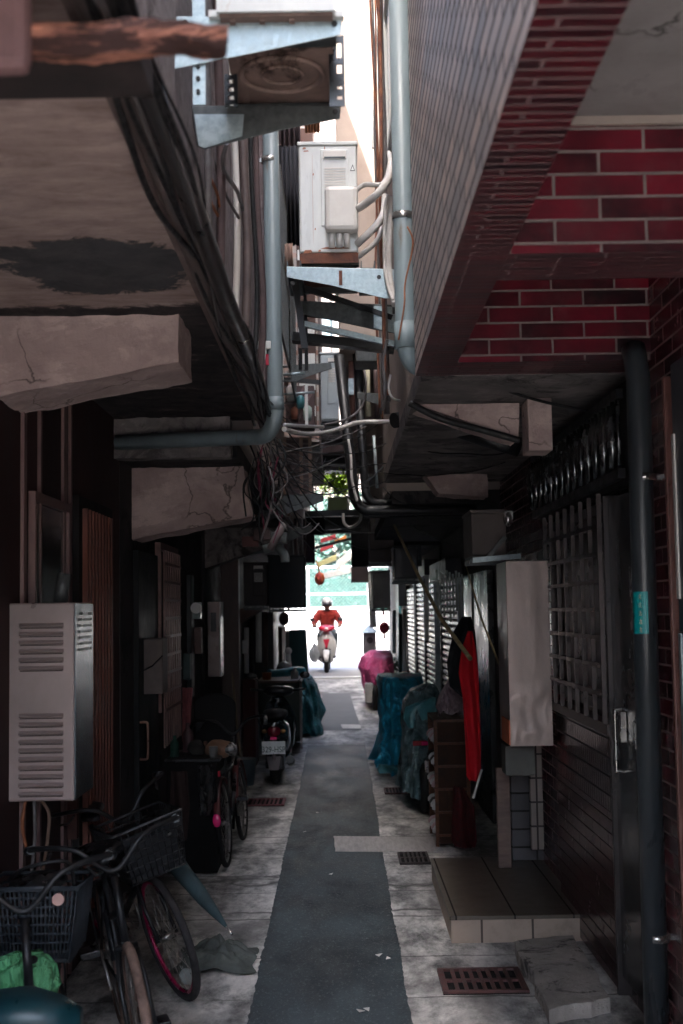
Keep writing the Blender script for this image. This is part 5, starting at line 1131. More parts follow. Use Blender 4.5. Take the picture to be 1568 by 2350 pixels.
for i in range(9):
    y = 6.22+i*.085; q = MB(); q.box(-1.26,-1.235,y,y+.03,.25,2.22); q.build('gate_bar', LR, gt)
q = MB()
for i in range(8):
    for k in range(9):
        y = 6.235+i*.085; z = .35+k*.21; q.bar((-1.245,y,z),(-1.245,y+.085,z+.10),.02,.008,(1,0,0)); q.bar((-1.245,y+.085,z),(-1.245,y,z+.10),.02,.008,(1,0,0))
q.build('gate_lattice', LR, gt)
q = MB(); q.box(-1.299,-1.262,6.15,7.05,.2,2.28); q.build('gate_backing', mat('black gate backing', (.012,.01,.01), None, 4, .8), gt)  # flat black board behind the bars, standing proud of the wall
q = MB(); q.box(*RB(60,1840,74,2060,5.6,.05)); solo(q, 'wooden_post', mat('red brown post', (.10,.045,.035), (.05,.02,.02), 5, .7), 'reddish brown post behind the bicycles under the louvred cabinet', 'post')
q = MB(); q.box(*RB(152,1835,176,1925,6.0,.05)); solo(q, 'wooden_post', mat('red brown post', None), 'short reddish brown board below the right side of the louvred cabinet', 'post')
# second left house front
dd_ = part(L2, 'door', mat('black green door', (.02,.024,.026), (.011,.013,.014), 3, .6, 0), (-1.30,-1.265,8.0,8.85,.05,2.1), bevel=.004)
q = MB(); yh = YX(338,-1.22); zt = W(338,1658,yh).z; zb = W(338,1742,yh).z
q.tube(smooth_path([(-1.27,yh,zt),(-1.225,yh,zt),(-1.215,yh,zt-.03),(-1.215,yh,zb+.03),(-1.225,yh,zb),(-1.27,yh,zb)],5),.009,10); q.build('handle', mat('old brass', (.42,.26,.20), (.3,.17,.13), 7, .35, .8), dd_)
gw = part(L2, 'window', mat('pinkish grimy frame', (.36,.23,.21), (.18,.11,.105), 6, .5), (-1.30,-1.26,8.95,9.0,1.0,2.2),(-1.30,-1.26,9.9,9.95,1.0,2.2),(-1.30,-1.26,9.0,9.9,2.15,2.2))
q = MB()
for i in range(8): y = 9.0+i*.125; q.box(-1.25,-1.24,y,y+.045,.75,2.15)
for k in range(9): z = 1.0+k*.13; q.box(-1.2395,-1.235,9.0,9.92,z,z+.02)
q.build('window_bars', mat('pinkish grimy frame', None), gw)
mbx, b_ = cabinet('meter_box', 'flat grey brown meter box crossed by a dark cable on the left', 'box', (322,1466,374,1592), 8.2, .22, mat('grey brown paint', (.20,.165,.155), (.12,.10,.095), 3, .6))
q = MB(); q.tube([(b_[0],8.19,b_[4]+.14),(b_[0]+.08,8.188,b_[4]+.18),(b_[1],8.19,b_[5]-.11)],.005,6); q.build('cable', WIREB, mbx)
q = MB(); q.box(b_[0]+.004,b_[1]-.004,8.193,8.199,b_[4]+.004,b_[5]-.004); q.build('lid', mat('grey brown paint', None), mbx, bevel=.002)
folds([(1578,418,442),(1620,420,438),(1700,420,434),(1705,422,432)], 9.9, mat('dusky pink cloth', (.38,.13,.14), (.20,.07,.08), 8, .85), 'hanging_cloth', 'narrow dusky pink cloth hanging on the left beside the black chair', 'cloth', amp=.012)
mt, b_ = cabinet('electricity_meter', 'small round-topped glass electricity meter on the left wall', 'meter', (442,1382,460,1420), 10.6, .12, mat('meter teal glass', (.30,.38,.37), (.12,.16,.16), 6, .2))
q = MB(); q.cyl(((b_[0]+b_[1])/2,10.56,(b_[4]+b_[5])/2+.02),((b_[0]+b_[1])/2,10.6,(b_[4]+b_[5])/2+.02),.045,n=24); q.build('dial', WHITE, mt)
wc, b_ = cabinet('wall_cabinet', 'narrow pale wall cabinet with a bright right edge on the left', 'cabinet', (477,1382,504,1552), 12.0, .3, mat('pale pinkish enamel', (.40,.31,.29), (.26,.20,.19), 3, .35))
q = MB(); q.box(b_[1]+.0005,b_[1]+.012,12.0,12.3,b_[4],b_[5]); q.build('side_edge', mat('bright edge enamel', (.75,.76,.74), None, 5, .25), wc)
q = MB(); q.box(b_[0]+.03,b_[1]-.03,11.993,11.999,b_[5]-.28,b_[5]-.10); q.build('window', BLACKP, wc)
q = MB(); q.box(*RB(508,1225,549,1730,13.0,.15)); solo(q, 'door_panel', mat('dull brown panel', (.15,.105,.095), (.08,.058,.053), 3, .5, stretch=(1,1,.3)), 'tall dull brown open door panel on the left', 'door', bevel=.01)
q = MB(); q.box(*RB(398,1320,440,1600,10.8,.2)); solo(q, 'cupboard', mat('black green enamel', (.012,.022,.024), None, 5, .4), 'tall black green cupboard fixed to the left wall', 'cupboard', bevel=.01)
# low brown awning, white pipes, hanging ball
q = MB(); a = W(548,1432,13.5); b = W(602,1398,13.5); q.prism([a,b,b+Vector((0,0,.03)),a+Vector((0,0,.16))],(0,.5,0)); solo(q, 'small_awning', mat('brown awning board', (.16,.11,.09), (.09,.06,.055), 5, .7), 'small brown sloping awning under the dark air conditioners', 'awning')
for (px, y_t, y_b, dd, r, mm, lab) in ((594,1405,1520,14.6,.035,WHITE,'bright white upright pipe under the black air conditioner'),(566,1440,1545,14.2,.028,CREAMP,'pale upright pipe on the left behind the parked dark scooter'),(578,1425,1560,14.9,.03,DARK,'dark upright pipe between the two pale ones on the left'),(610,1405,1530,15.3,.03,mat('brown pipe', (.12,.08,.07), None, 4, .5),'brown upright pipe right of the bright white one on the left')):
    q = MB(); q.cyl(W(px,y_t,dd), W(px,y_b,dd), r); solo(q, 'upright_pipe', mm, lab, 'pipe')
q = MB(); q.ball(W(652,1420,18), (.075,.075,.10)); q.cyl(W(650,1380,18), W(652,1408,18), .01); solo(q, 'hanging_bag', mat('grey brown bag', (.10,.07,.065), None, 6, .7), 'dark round bag hanging against the bright opening on the left', 'bag')
q = MB(); q.ball(W(662,1494,17.5), .05); q.cyl(W(662,1500,17.5), W(664,1550,17.5), .03, .045); solo(q, 'round_lamp', WHITE, 'little white globe lamp in front of the dark teal board', 'lamp')
x0,x1,y0,y1,z0,z1 = RB(664,1446,702,1545,18.5,.5)
q = MB(); q.prism([(x0,18.5,zg(18.5)),(x1+.06,18.5,zg(18.5)),(x1,18.5,z1),(x0,18.5,z1)],(0,.5,0)); solo(q, 'screen_board', TEALD, 'tall dark teal cupboard silhouetted at the left of the opening', 'cupboard', bevel=.01)
# boxes, tarp pile
gb, b_ = cabinet('storage_box', 'large grey green storage box with a pale corner post behind the parked scooter', 'box', (598,1568,688,1702), 15.6, .9, mat('grey green box', (.075,.085,.075), (.05,.055,.05), 2, .7))
q = MB(); q.box(b_[1]+.001,b_[1]+.03,15.57,15.63,0.02,b_[5]+.02); q.build('corner_post', mat('pale corner post', (.45,.38,.36), None, 4, .5), gb)
q = MB(); q.box(b_[0]-.03,b_[1]+.03,15.5,16.5,b_[5]+.001,b_[5]+.03); q.build('lid', mat('brown lid', (.20,.14,.12), (.12,.085,.075), 4, .6), gb)
c = 17.6; xm = W(702,1500,17.3).x
drape([(.06,xm,c,.21,.6),(.25,xm-.01,c,.20,.6),(.5,xm-.04,c,.19,.55),(.68,xm-.06,c,.19,.5),(.80,xm-.10,c,.15,.4),(.86,xm-.12,c,.08,.25)], mat('patterned teal tarpaulin', (.05,.26,.30), (.012,.07,.085), 7, .45, 0, .2, wrinkle=4), 'tarp_pile', 'heap under a patterned teal tarpaulin by the left of the opening', 'tarpaulin', fold=.05, seed=3)
q = MB(); q.tube(smooth_path([W(618,1546,16.4),W(640,1545,16.5),W(672,1540,16.6),(W(694,1540,16.8))],5), [.055]*16, 12); q.jitter(.012,9); solo(q, 'rolled_tarp', mat('bright teal sheet', (.04,.34,.42), (.02,.18,.22), 8, .45), 'bright teal rolled sheet lying on the storage box', 'tarpaulin')
q = MB(); q.ball(W(652,1532,16.9), (.10,.10,.08)); solo(q, 'helmet', mat('milky helmet', (.45,.5,.5), None, 4, .3), 'milky grey round helmet on the bright teal sheet', 'helmet')
q = MB(); z = zg(18.6); q.tube([(W(722,1570,18.6).x,18.6,z+.02),(W(722,1570,18.6).x,18.6,z+.18),(W(722,1570,18.6).x,18.6,z+.2)],[.05,.075,.08],18); solo(q, 'flower_pot', mat('terracotta', (.42,.12,.07), None, 5, .8), 'small terracotta pot beside the teal tarpaulin heap', 'pot')
# black cupboard with clutter, chair
bc, b_ = cabinet('low_cabinet', 'low black cabinet with bags on top behind the parked black bicycle', 'cabinet', (384,1752,498,2000), 8.35, .55, mat('black lacquer', (.005,.005,.005), None, 4, .95))
q = MB(); q.box(b_[0]-.01,b_[1]+.02,8.33,8.92,b_[5]+.001,b_[5]+.02); q.build('top', BLACKP, bc, bevel=.004)
for i, (px, py, w, h, mm, lab) in enumerate(((505,1728,.09,.05,mat('tan bag', (.26,.15,.10), (.15,.085,.06), 7, .7),'tan crumpled bag on the black cabinet'),(452,1732,.06,.05,mat('grey rag', (.06,.055,.05), (.02,.02,.02), 9, .8),'dark rag at the left of the black cabinet top'),(530,1748,.05,.04,mat('silver foil', (.35,.34,.35), (.1,.1,.1), 12, .3, .5),'silvery crumpled foil at the right end of the black cabinet top'))):
    c = W(px,py,8.6); c.z = b_[5]+.02+h*.7; q = MB(); q.ball(c, (w,.07,h), 20, 12); q.jitter(.03,14); solo(q, 'crumpled_bag', mm, lab, 'bag')
ch = thing('chair', 'black padded chair with a rounded back on the left behind the low black cabinet', 'chair', W(490,1800,10.2))
BF = mat('black upholstery', (.016,.016,.018), (.009,.009,.01), 8, .7)
x0,x1,_,_,z0,z1 = RB(446,1592,540,1722,10.0,.1)
q = MB(); n = 16; q.prism([(x0,10,z0)]+[((x0+x1)/2-(x1-x0)/2*math.cos(math.pi*k/n)*1.0, 10, z1-.10+.10*math.sin(math.pi*k/n)) for k in range(n+1)]+[(x1,10,z0)], (0,.07,0)); q.build('backrest', BF, ch, bevel=.012)
q = MB(); q.box(x0+.02,x1-.02,10.08,10.45,z0-.10,z0-.02); q.build('seat', BF, ch, bevel=.02)
for (x, y) in ((x0+.03,10.09),(x1-.03,10.09),(x0+.03,10.43),(x1-.03,10.43)): q = MB(); q.cyl((x,y,0),(x,y,z0-.10),.012); q.build('leg', DARK, ch)
# umbrella, cloth, bags
um = thing('umbrella', 'folded dark teal umbrella leaning from the bicycle down to the paving', 'umbrella', tuple(G(530,2190)))
q = MB(); a, b = W(338,1900,6.3), W(520,2128,5.75)
pts = [a.lerp(b, k/8) for k in range(9)]; q.tube(pts, [.02,.034,.042,.045,.042,.038,.032,.022,.006], 12); q.jitter(.004,20); q.build('canopy', mat('dusty teal umbrella', (.065,.105,.115), (.035,.055,.062), 8, .6), um)
q = MB(); q.cyl(b, b+(b-a).normalized()*.05, .006); q.build('tip', CHROME, um)
q = MB(); q.tube(smooth_path([a, a-(b-a).normalized()*.06, a-(b-a).normalized()*.09+Vector((.04,0,-.02))],5), .010, 8); q.build('handle', BLACKP, um)
c = G(500,2205); q = MB(); n = 40; vs = []
for j in range(n+1):
    for i in range(n+1):
        u, v = i/n*2-1, j/n*2-1; p = Vector((u, v, 0)); rr = max(0, 1-(u*u+v*v)**.5*.95)
        h = .10*rr**.7*(.75+.9*abs(noise.noise(Vector((u*2.6, v*3.4, 2)))))+.02*rr*noise.noise(Vector((u*9, v*9, 5)))
        ed = 1+.35*noise.noise(Vector((math.atan2(v,u)*1.5, 3, 1)))
        vs.append((c.x+u*.19*ed, c.y+v*.22*ed, .008+h))
q.add(vs, [(j*(n+1)+i, j*(n+1)+i+1, (j+1)*(n+1)+i+1, (j+1)*(n+1)+i) for j in range(n) for i in range(n)], True)
o_ = solo(q, 'crumpled_cloth', mat('grey green rag', (.13,.145,.135), (.06,.068,.064), 7, .85, 0, .6, dist=.01), 'crumpled grey green cloth on the paving beside the pink-rimmed wheel', 'cloth')
q = MB(); p = W(432,2242,5.72); q.ball(p, (.035,.02,.03), 12, 8); q.jitter(.012, 20); solo(q, 'paper_scrap', mat('grey paper', (.35,.38,.36), None, 5, .8), 'crumpled pale paper caught behind the pink-rimmed wheel', 'paper')
for i, (rect, dd, mm, lab) in enumerate((((556,1560,586,1640),14.0,mat('dull maroon bin', (.07,.02,.02), None, 5, .7),'dull maroon bin behind the black chair'),((612,1405,628,1560),17.2,DARK,'tall dark locker on the far left wall'),((630,1440,648,1560),19.0,mat('brown locker', (.07,.05,.045), None, 5, .7),'tall brown locker beside the dark locker on the far left wall'),((650,1450,664,1560),21.0,GALVD,'tall grey locker furthest along the left wall'))):
    x0,x1,y0,y1,z0,z1 = RB(*rect, dd, .5); q = MB(); q.box(x0-.25 if i else x0,x1,y0,y1+.8*(i>0),zg(dd),z1); solo(q, 'locker' if i else 'bin', mm, lab, 'locker' if i else 'bin', bevel=.012)
# ------------------------------------------------------------------ small clutter
def jug(label, px, dd, z, r, h, m, name='bottle', cat='bottle', neck=True):
    x = W(px,1500,dd).x; q = MB(); q.tube([(x,dd,z),(x,dd,z+h*.05),(x,dd,z+h*.7),(x,dd,z+h*.85),(x,dd,z+h)] if neck else [(x,dd,z),(x,dd,z+h*.5),(x,dd,z+h)], [r*.9,r,r,r*.4,r*.35] if neck else [r*.8,r*.92,r], 16)
    return solo(q, name, m, label, cat)
zt = .02+bc.location.z + (W(440,1752,8.35).z-W(440,2000,8.35).z)
C = lambda n, c: mat(n, c, None, 5, .5)
jug('small dark green bottle on the black cabinet', 400, 8.5, zt, .03, .16, C('dark green plastic', (.02,.07,.05)))
jug('brown jar on the black cabinet beside the tan bag', 470, 8.7, zt, .035, .10, C('brown jar', (.12,.06,.04)), 'jar', 'jar')
jug('grey tin on the black cabinet near its right end', 488, 8.45, zt, .03, .09, C('grey tin', (.20,.20,.20)), 'tin', 'tin', False)
jug('tall dusty thermos on the black cabinet behind the rag', 430, 8.75, zt, .035, .22, C('dusty thermos', (.10,.05,.055)))
folds([(1770,392,430),(1850,390,436),(1930,396,428)], 8.3, mat('dark brown cloth', (.05,.03,.028), (.02,.012,.012), 8, .9), 'hanging_cloth', 'dark brown cloth hanging over the front of the black cabinet', 'cloth', amp=.015)
folds([(1756,452,490),(1820,455,494),(1870,460,486)], 8.3, mat('black plastic sack', (.02,.02,.022), None, 8, .3, 0, .3, wrinkle=9), 'hanging_bag', 'black plastic sack hanging at the right front of the black cabinet', 'bag', amp=.03)
jug('blue grey bucket on the ground between the black cabinet and the parked scooter', 556, 12.6, .0, .13, .26, C('blue grey bucket', (.07,.10,.12)), 'bucket', 'bucket', False)
jug('white bottle standing by the wall behind the parked scooter', 576, 14.6, .0, .06, .28, CREAMP)
jug('pale bucket beside the grey green storage box', 592, 15.2, .0, .11, .24, C('pale bucket', (.40,.42,.40)), 'bucket', 'bucket', False)
jug('small orange flower pot on the grey green storage box', 612, 15.8, b_[5]*0+W(640,1565,15.8).z+.01, .06, .11, C('orange pot', (.40,.13,.05)), 'flower_pot', 'pot', False)
jug('white jug on the grey green storage box', 676, 15.9, W(640,1565,15.9).z+.01, .05, .16, WHITE)
for (px, dd, h, mm, lab) in ((536,12.9,1.45,C('broom pole', (.28,.20,.13)),'wooden broom pole leaning on the dull brown panel'),(584,15.0,1.3,GALV,'metal mop pole leaning behind the parked scooter')):
    x = W(px,1500,dd).x; q = MB(); q.tube([(x+.08,dd,.02),(x-.06,dd+.15,h)], .012, 8); solo(q, 'pole', mm, lab, 'pole')
for (rect, dd, mm, lab) in (((444,1440,462,1500),11.0,C('pinkish meter', (.22,.14,.13)),'pinkish meter box below the glass electricity meter'),((556,1470,568,1500),14.0,WHITE,'small white switch box on the far left wall'),((420,1500,436,1560),10.2,C('dull teal box', (.05,.09,.09)),'dull teal letter slot box on the left wall'),((915,1340,932,1390),17.6,WHITE,'small white meter box high on the right wall before the opening'),((940,1250,968,1300),13.9,GALVD,'grey meter box under the right eave above the shutters')):
    q = MB(); q.box(*RB(*rect, dd, .12)); solo(q, 'meter_box', mm, lab, 'box', bevel=.006)
for i, (px, py) in enumerate(((728,1868),(612,1885),(870,2198),(890,2205),(843,2322),(828,2326),(700,1912),(760,2010))):
    p = G(px, py); q = MB(); a = i*1.3; s_ = .012+.004*(i % 3)
    q.add([(p.x+math.cos(a+k*2.1)*s_*(1+.3*(k % 2)), p.y+math.sin(a+k*2.1)*s_*1.5, p.z+.010+.003*k) for k in range(3)], [(0,1,2)]); o_ = solo(q, 'litter_scrap', CREAMP, 'tiny pale scrap of litter on the ground of the alley', 'litter', 'tiny pale scraps of litter')
    m_ = o_.modifiers.new('thick','SOLIDIFY'); m_.thickness = .002
jug('grey pot at the foot of the right wall behind the pink covered scooter', 905, 22.2, zg(22.2), .12, .3, C('grey pot', (.25,.24,.23)), 'flower_pot', 'pot', False)
pt = thing('potted_plant', 'small dark green plant in the grey pot behind the pink covered scooter', 'plant', (W(905,1500,22.2).x,22.2,zg(22.2)+.3))
q = MB(); leaves(q, (W(905,1500,22.2).x,22.2,zg(22.2)+.50), (.2,.15,.22), 200, .05, 5, .05); q.build('leaves', LEAF[0], pt)
q = MB(); q.tube([(W(905,1500,22.2).x,22.2,zg(22.2)+.3),(W(905,1500,22.2).x,22.2,zg(22.2)+.55)], .008, 6); q.build('stem', BAM, pt)
# ------------------------------------------------------------------ bicycles
CHR2 = mat('dull spoke steel', (.38,.36,.34), (.2,.19,.18), 20, .35, .8, 0)
def bicycle(label, loc, yaw, lean, framem, rimm, tyrem, basket=True, fenderm=None, reflector=None, r=.29, steer=0.0, group='parked bicycles', barm=None, ffend=True):
    barm = barm or DARK
    t = thing('bicycle', label, 'bicycle', loc, group, rot=(lean, 0, yaw))
    def b(q, nm, m, p=None, **k): return q.build(nm, m, p or t, **k)
    WB = 1.0
    def wheel(cx):
        c = (cx, 0, r); q = MB(); q.torus(c, (0,1,0), r-.018, .018, 48, 10); w = b(q, 'wheel', tyrem)
        q = MB(); q.torus(c, (0,1,0), r-.040, .010, 48, 8); b(q, 'rim', rimm, w)
        q = MB()
        for k in range(28):
            a = 2*math.pi*k/28; s_ = .022 if k % 2 else -.022; a2 = a+(.5 if k % 4 < 2 else -.5)
            q.tube([(cx+math.cos(a2)*.02, s_, r+math.sin(a2)*.02), (cx+math.cos(a)*(r-.045), 0, r+math.sin(a)*(r-.045))], .0013, 4)
        b(q, 'spokes', CHR2, w)
        q = MB(); q.cyl((cx,-.035,r),(cx,.035,r),.016); b(q, 'hub', CHR2, w)
        q = MB(); n = 18; vs = []
        for i in range(n+1):
            a = R(10)+R(165)*i/n
            for j in (-1, -.5, .5, 1): rr_ = r+.022-.008*abs(j)**2; vs.append((cx+math.cos(a)*rr_*(1), j*.024, r+math.sin(a)*rr_))
        q.add(vs, [(i*4+j, i*4+j+1, (i+1)*4+j+1, (i+1)*4+j) for i in range(n) for j in range(3)], True)
        if cx > .5 and not ffend: return
        f_ = b(q, 'fender', fenderm or framem); s_ = f_.modifiers.new('thick','SOLIDIFY'); s_.thickness = .002
    wheel(0); wheel(WB)
    q = MB(); R_ = .013
    bb = (.42,0,.27); st_ = (.27,0,.70); hd = (.86,0,.66); hd2 = (.88,0,.56)
    q.tube([bb, st_], R_, 10); q.tube([bb, hd2], R_*1.2, 10); q.tube([(.33,0,.52), hd], R_, 10)
    for s_ in (-1, 1): q.tube([bb,(0,s_*.045,r)], .008, 8); q.tube([(.29,s_*.01,.62),(0,s_*.045,r)], .007, 8)
    q.tube([hd2, (.84,0,.78)], R_*1.1, 10); b(q, 'frame', framem)
    q = MB()
    for s_ in (-1, 1): q.tube([(.885,s_*.035,.53),(.93,s_*.045,.42),(WB,s_*.045,r)], .009, 8)
    q.tube([(.885,-.04,.54),(.885,.04,.54)], .011, 8); b(q, 'fork', framem)
    q = MB(); q.tube(smooth_path([(.66,-.27,.90),(.76,-.25,.92),(.84,-.12,.90),(.84,0,.80),(.84,.12,.90),(.76,.25,.92),(.66,.27,.90)],6), .010, 8); hbz = b(q, 'handlebar', barm)
    for s_ in (-1, 1): q = MB(); q.tube([(.70,s_*.263,.908),(.58,s_*.275,.885)], .016, 10); b(q, 'grip', BLACKP, hbz)
    for s_ in (-1, 1): q = MB(); q.tube([(.80,s_*.2,.90),(.74,s_*.22,.86),(.66,s_*.24,.85)], .005, 6); b(q, 'brake_lever', DARK, hbz)
    q = MB(); q.loft([(.10,.74,.03,.02),(.14,.75,.10,.035),(.24,.76,.10,.03),(.33,.755,.04,.022),(.40,.75,.02,.012)], 16); b(q, 'saddle', BLACKP)
    q = MB(); q.torus((.42,.04,.27),(0,1,0),.09,.006,28,6)
    q.tube([(.42,.05,.27),(.52,.06,.14)], .007, 6); q.tube([(.42,-.05,.27),(.32,-.06,.40)], .007, 6); b(q, 'crank', CHR2)
    q = MB(); q.box(.48,.58,.065,.14,.125,.15); b(q, 'pedal', BLACKP, bevel=.003); q = MB(); q.box(.27,.37,-.14,-.065,.39,.415); b(q, 'pedal', BLACKP, bevel=.003)
    q = MB(); q.tube([(.02,.06,r),(.10,.10,.02)], .006, 6); b(q, 'kickstand', CHR2)
    q = MB()
    for s_ in (-1, 1): q.tube([(-.18,s_*.06,.64),(.24,s_*.06,.65)], .005, 6)
    for k in range(5): q.tube([(-.16+k*.09,-.06,.642),(-.16+k*.09,.06,.642)], .004, 6)
    q.tube([(-.05,-.06,.64),(0,-.05,r)], .004, 6); q.tube([(-.05,.06,.64),(0,.05,r)], .004, 6); b(q, 'luggage_rack', DARK)
    if basket:
        q = MB(); x0,x1,y0,z0,z1 = .90,1.16,.16,.60,.84
        def loop(z, k): return [(x0+k,-y0+k,z),(x1-k,-y0+k,z),(x1-k,y0-k,z),(x0+k,y0-k,z)]
        for i in range(8): z = z0+(z1-z0)*i/7; k = .035*(1-i/7); q.tube(loop(z,k), .003 if i < 7 else .007, 5, closed=True)
        for side in range(4):
            for k in range(10):
                f_ = k/10; A = Vector(loop(z0,.035)[side]).lerp(Vector(loop(z0,.035)[(side+1)%4]), f_); B = Vector(loop(z1,0)[side]).lerp(Vector(loop(z1,0)[(side+1)%4]), f_); q.tube([A,B], .0028, 4)
        for k in range(8): y = -y0+.035+(2*y0-.07)*k/7; q.tube([(x0+.035,y,z0),(x1-.035,y,z0)], .003, 4)
        bk = b(q, 'basket', DARK)
        if basket == 'solid':
            q = MB(); q.prism([(x0+.04,-y0+.04,z0+.003),(x1-.04,-y0+.04,z0+.003),(x1-.04,y0-.04,z0+.003),(x0+.04,y0-.04,z0+.003)],(0,0,.2)); b(q, 'basket_liner', BLACKP, bk)
    if reflector:
        q = MB(); q.ball((-.325,0,.36),(.012,.028,.042)); b(q, 'rear_reflector', reflector)
        q = MB(); q.box(-.20,-.185,-.03,.03,.62,.66); b(q, 'rear_lamp', REDP, bevel=.005)
    q = MB(); q.cyl((WB-.06,.0,.66),(WB-.02,0,.66),.02); 
    return t
def fl(px, py, yaw, r=.29, WB=1.0):
    c = G(px, py); return (c.x-math.cos(yaw)*WB, c.y-math.sin(yaw)*WB, 0)
ya1 = R(-61); bicycle('black bicycle with a magenta-rimmed front wheel and a dark basket leaning on the left wall', fl(425,2292,ya1), ya1, R(16), DARK, mat('magenta rim', (.42,.012,.09), (.2,.01,.05), 5, .3, .2, 0), mat('dusty tyre', (.05,.046,.048), (.02,.02,.02), 20, .8), basket='solid', ffend=False)
ya2 = R(-74); c2 = W(296,2130,4.45); bicycle('old bicycle with rust-stained pale tyre and fender, second from the camera', (c2.x+.09-math.cos(ya2), 4.45-math.sin(ya2), 0), ya2, R(9), DARK, CHR2, mat('muddy tan tyre', (.27,.18,.145), (.09,.06,.05), 9, .85, 0, .3), basket=False, fenderm=BLACKP, ffend=False, barm=DARK)
ya3 = R(-80); c3 = W(180,2260,3.80); bicycle('nearest bicycle, standing behind the big black basket at the bottom left', (c3.x-.10-math.cos(ya3), 3.80-math.sin(ya3), 0), ya3, R(5), DARK, CHR2, mat('brown dusty tyre', (.14,.09,.075), (.05,.035,.03), 9, .85, 0, .3), basket=False, fenderm=BLACKP, ffend=False)
ya4 = R(88); c4 = G(513,2010); bicycle('black bicycle seen from behind with a bright pink rear reflector, its glow put into the colour', (c4.x, c4.y+.28, 0), ya4, R(-4), BLACKP, CHR2, BLACK, basket=False, fenderm=mat('dark red fender', (.10,.02,.02), None, 5, .4), reflector=mat('bright pink reflector', (.9,.03,.22), None, 5, .2, 0, 0))  # reflector glow is only a vivid pink colour, nothing emits
# big basket with crates' contents at the lower left
bk = thing('wire_basket', 'big black plastic mesh basket full of odds and ends in the lower left corner', 'basket', W(100,2200,4.3))
A0, A1 = W(-40,2060,4.35), W(178,2060,4.35); zt, zb = W(100,2040,4.35).z, W(100,2210,4.35).z
q = MB(); y0, y1 = 4.35, 4.62
for i in range(9):
    z = zt+(zb-zt)*i/8; k = .03*i/8; q.tube([(A0.x+k,y0+k,z),(A1.x-k,y0+k,z),(A1.x-k,y1-k,z),(A0.x+k,y1-k,z)], .004 if 0 < i < 8 else .009, 5, closed=True)
for k in range(22): x = A0.x+(A1.x-A0.x)*k/21; q.tube([(x,y0,zt),(x+(.03 if k < 11 else -.03)*abs(k-10.5)/10.5,y0+.03,zb)], .0045, 4)
for k in range(12): y = y0+(y1-y0)*k/11; q.tube([(A1.x,y,zt),(A1.x-.03,y,zb)], .0045, 4)
q.build('mesh', mat('dark slate plastic', (.045,.055,.065), (.025,.03,.037), 8, .5), bk)
q = MB(); q.box(A0.x+.03,A1.x-.03,y0+.03,y1-.03,zb,zb+.02); q.build('base', mat('dark slate plastic', None), bk)
q = MB(); q.tube(smooth_path([(A0.x+.05,4.5,zt),(A0.x+.12,4.45,zt+.05),(A1.x-.06,4.45,zt+.07),(A1.x-.02,4.4,zt)],6), .007, 8); q.build('handle', DARK, bk)
q = MB(); p = W(133,2065,4.3); q.cyl(p, p+Vector((0,.02,0)), .020, n=20); q.build('round_reflector', mat('pale pink reflector', (.75,.48,.42), None, 4, .3, 0, 0), bk)
drape([(zb-.10,W(30,2240,4.15).x,4.18,.10,.06),(zb-.02,W(35,2200,4.15).x,4.18,.13,.07),(zb+.04,W(40,2190,4.15).x,4.18,.11,.06),(zb+.07,W(60,2170,4.15).x,4.19,.06,.03)], mat('bright green plastic bag', (.18,.55,.26), (.10,.40,.17), 4, .45, 0, .2, wrinkle=6), 'plastic_bag', 'bright green plastic bag at the left edge in front of the black basket', 'bag', fold=.015, seed=4)
q = MB(); c = W(60,2325,3.7); q.loft([(-.19,0,.05,.03),(-.14,0,.09,.055),(0,.004,.10,.06),(.10,-.01,.085,.05),(.16,-.02,.04,.03)], 24); q.jitter(.01,8)
for p in q.v: p += Vector((c.x, c.y, c.z))
solo(q, 'saddle_cover', mat('teal saddle vinyl', (.012,.06,.075), (.006,.035,.045), 4, .35, 0, .2), 'dark teal vinyl saddle cover in the bottom left corner', 'saddle')
q = MB(); p = W(316,1893,5.9); q.loft([(-.06,0,.016,.016),(0,.0,.022,.02),(.06,-.03,.012,.012)], 14)
for v_ in q.v: v_ += p
solo(q, 'bicycle_bell', CHROME, 'worn chrome bell by the grip above the dark basket', 'bell')
q = MB(); q.tube(smooth_path([W(338,1890,6.2),W(350,1905,6.2),W(368,1918,6.2),W(384,1924,6.2)],5), [.012+.01*math.sin(i/15*3.1) for i in range(16)], 12); solo(q, 'magenta_rag', mat('magenta cloth', (.42,.015,.10), None, 6, .7), 'magenta cloth strip tied to the handlebar above the umbrella', 'cloth')

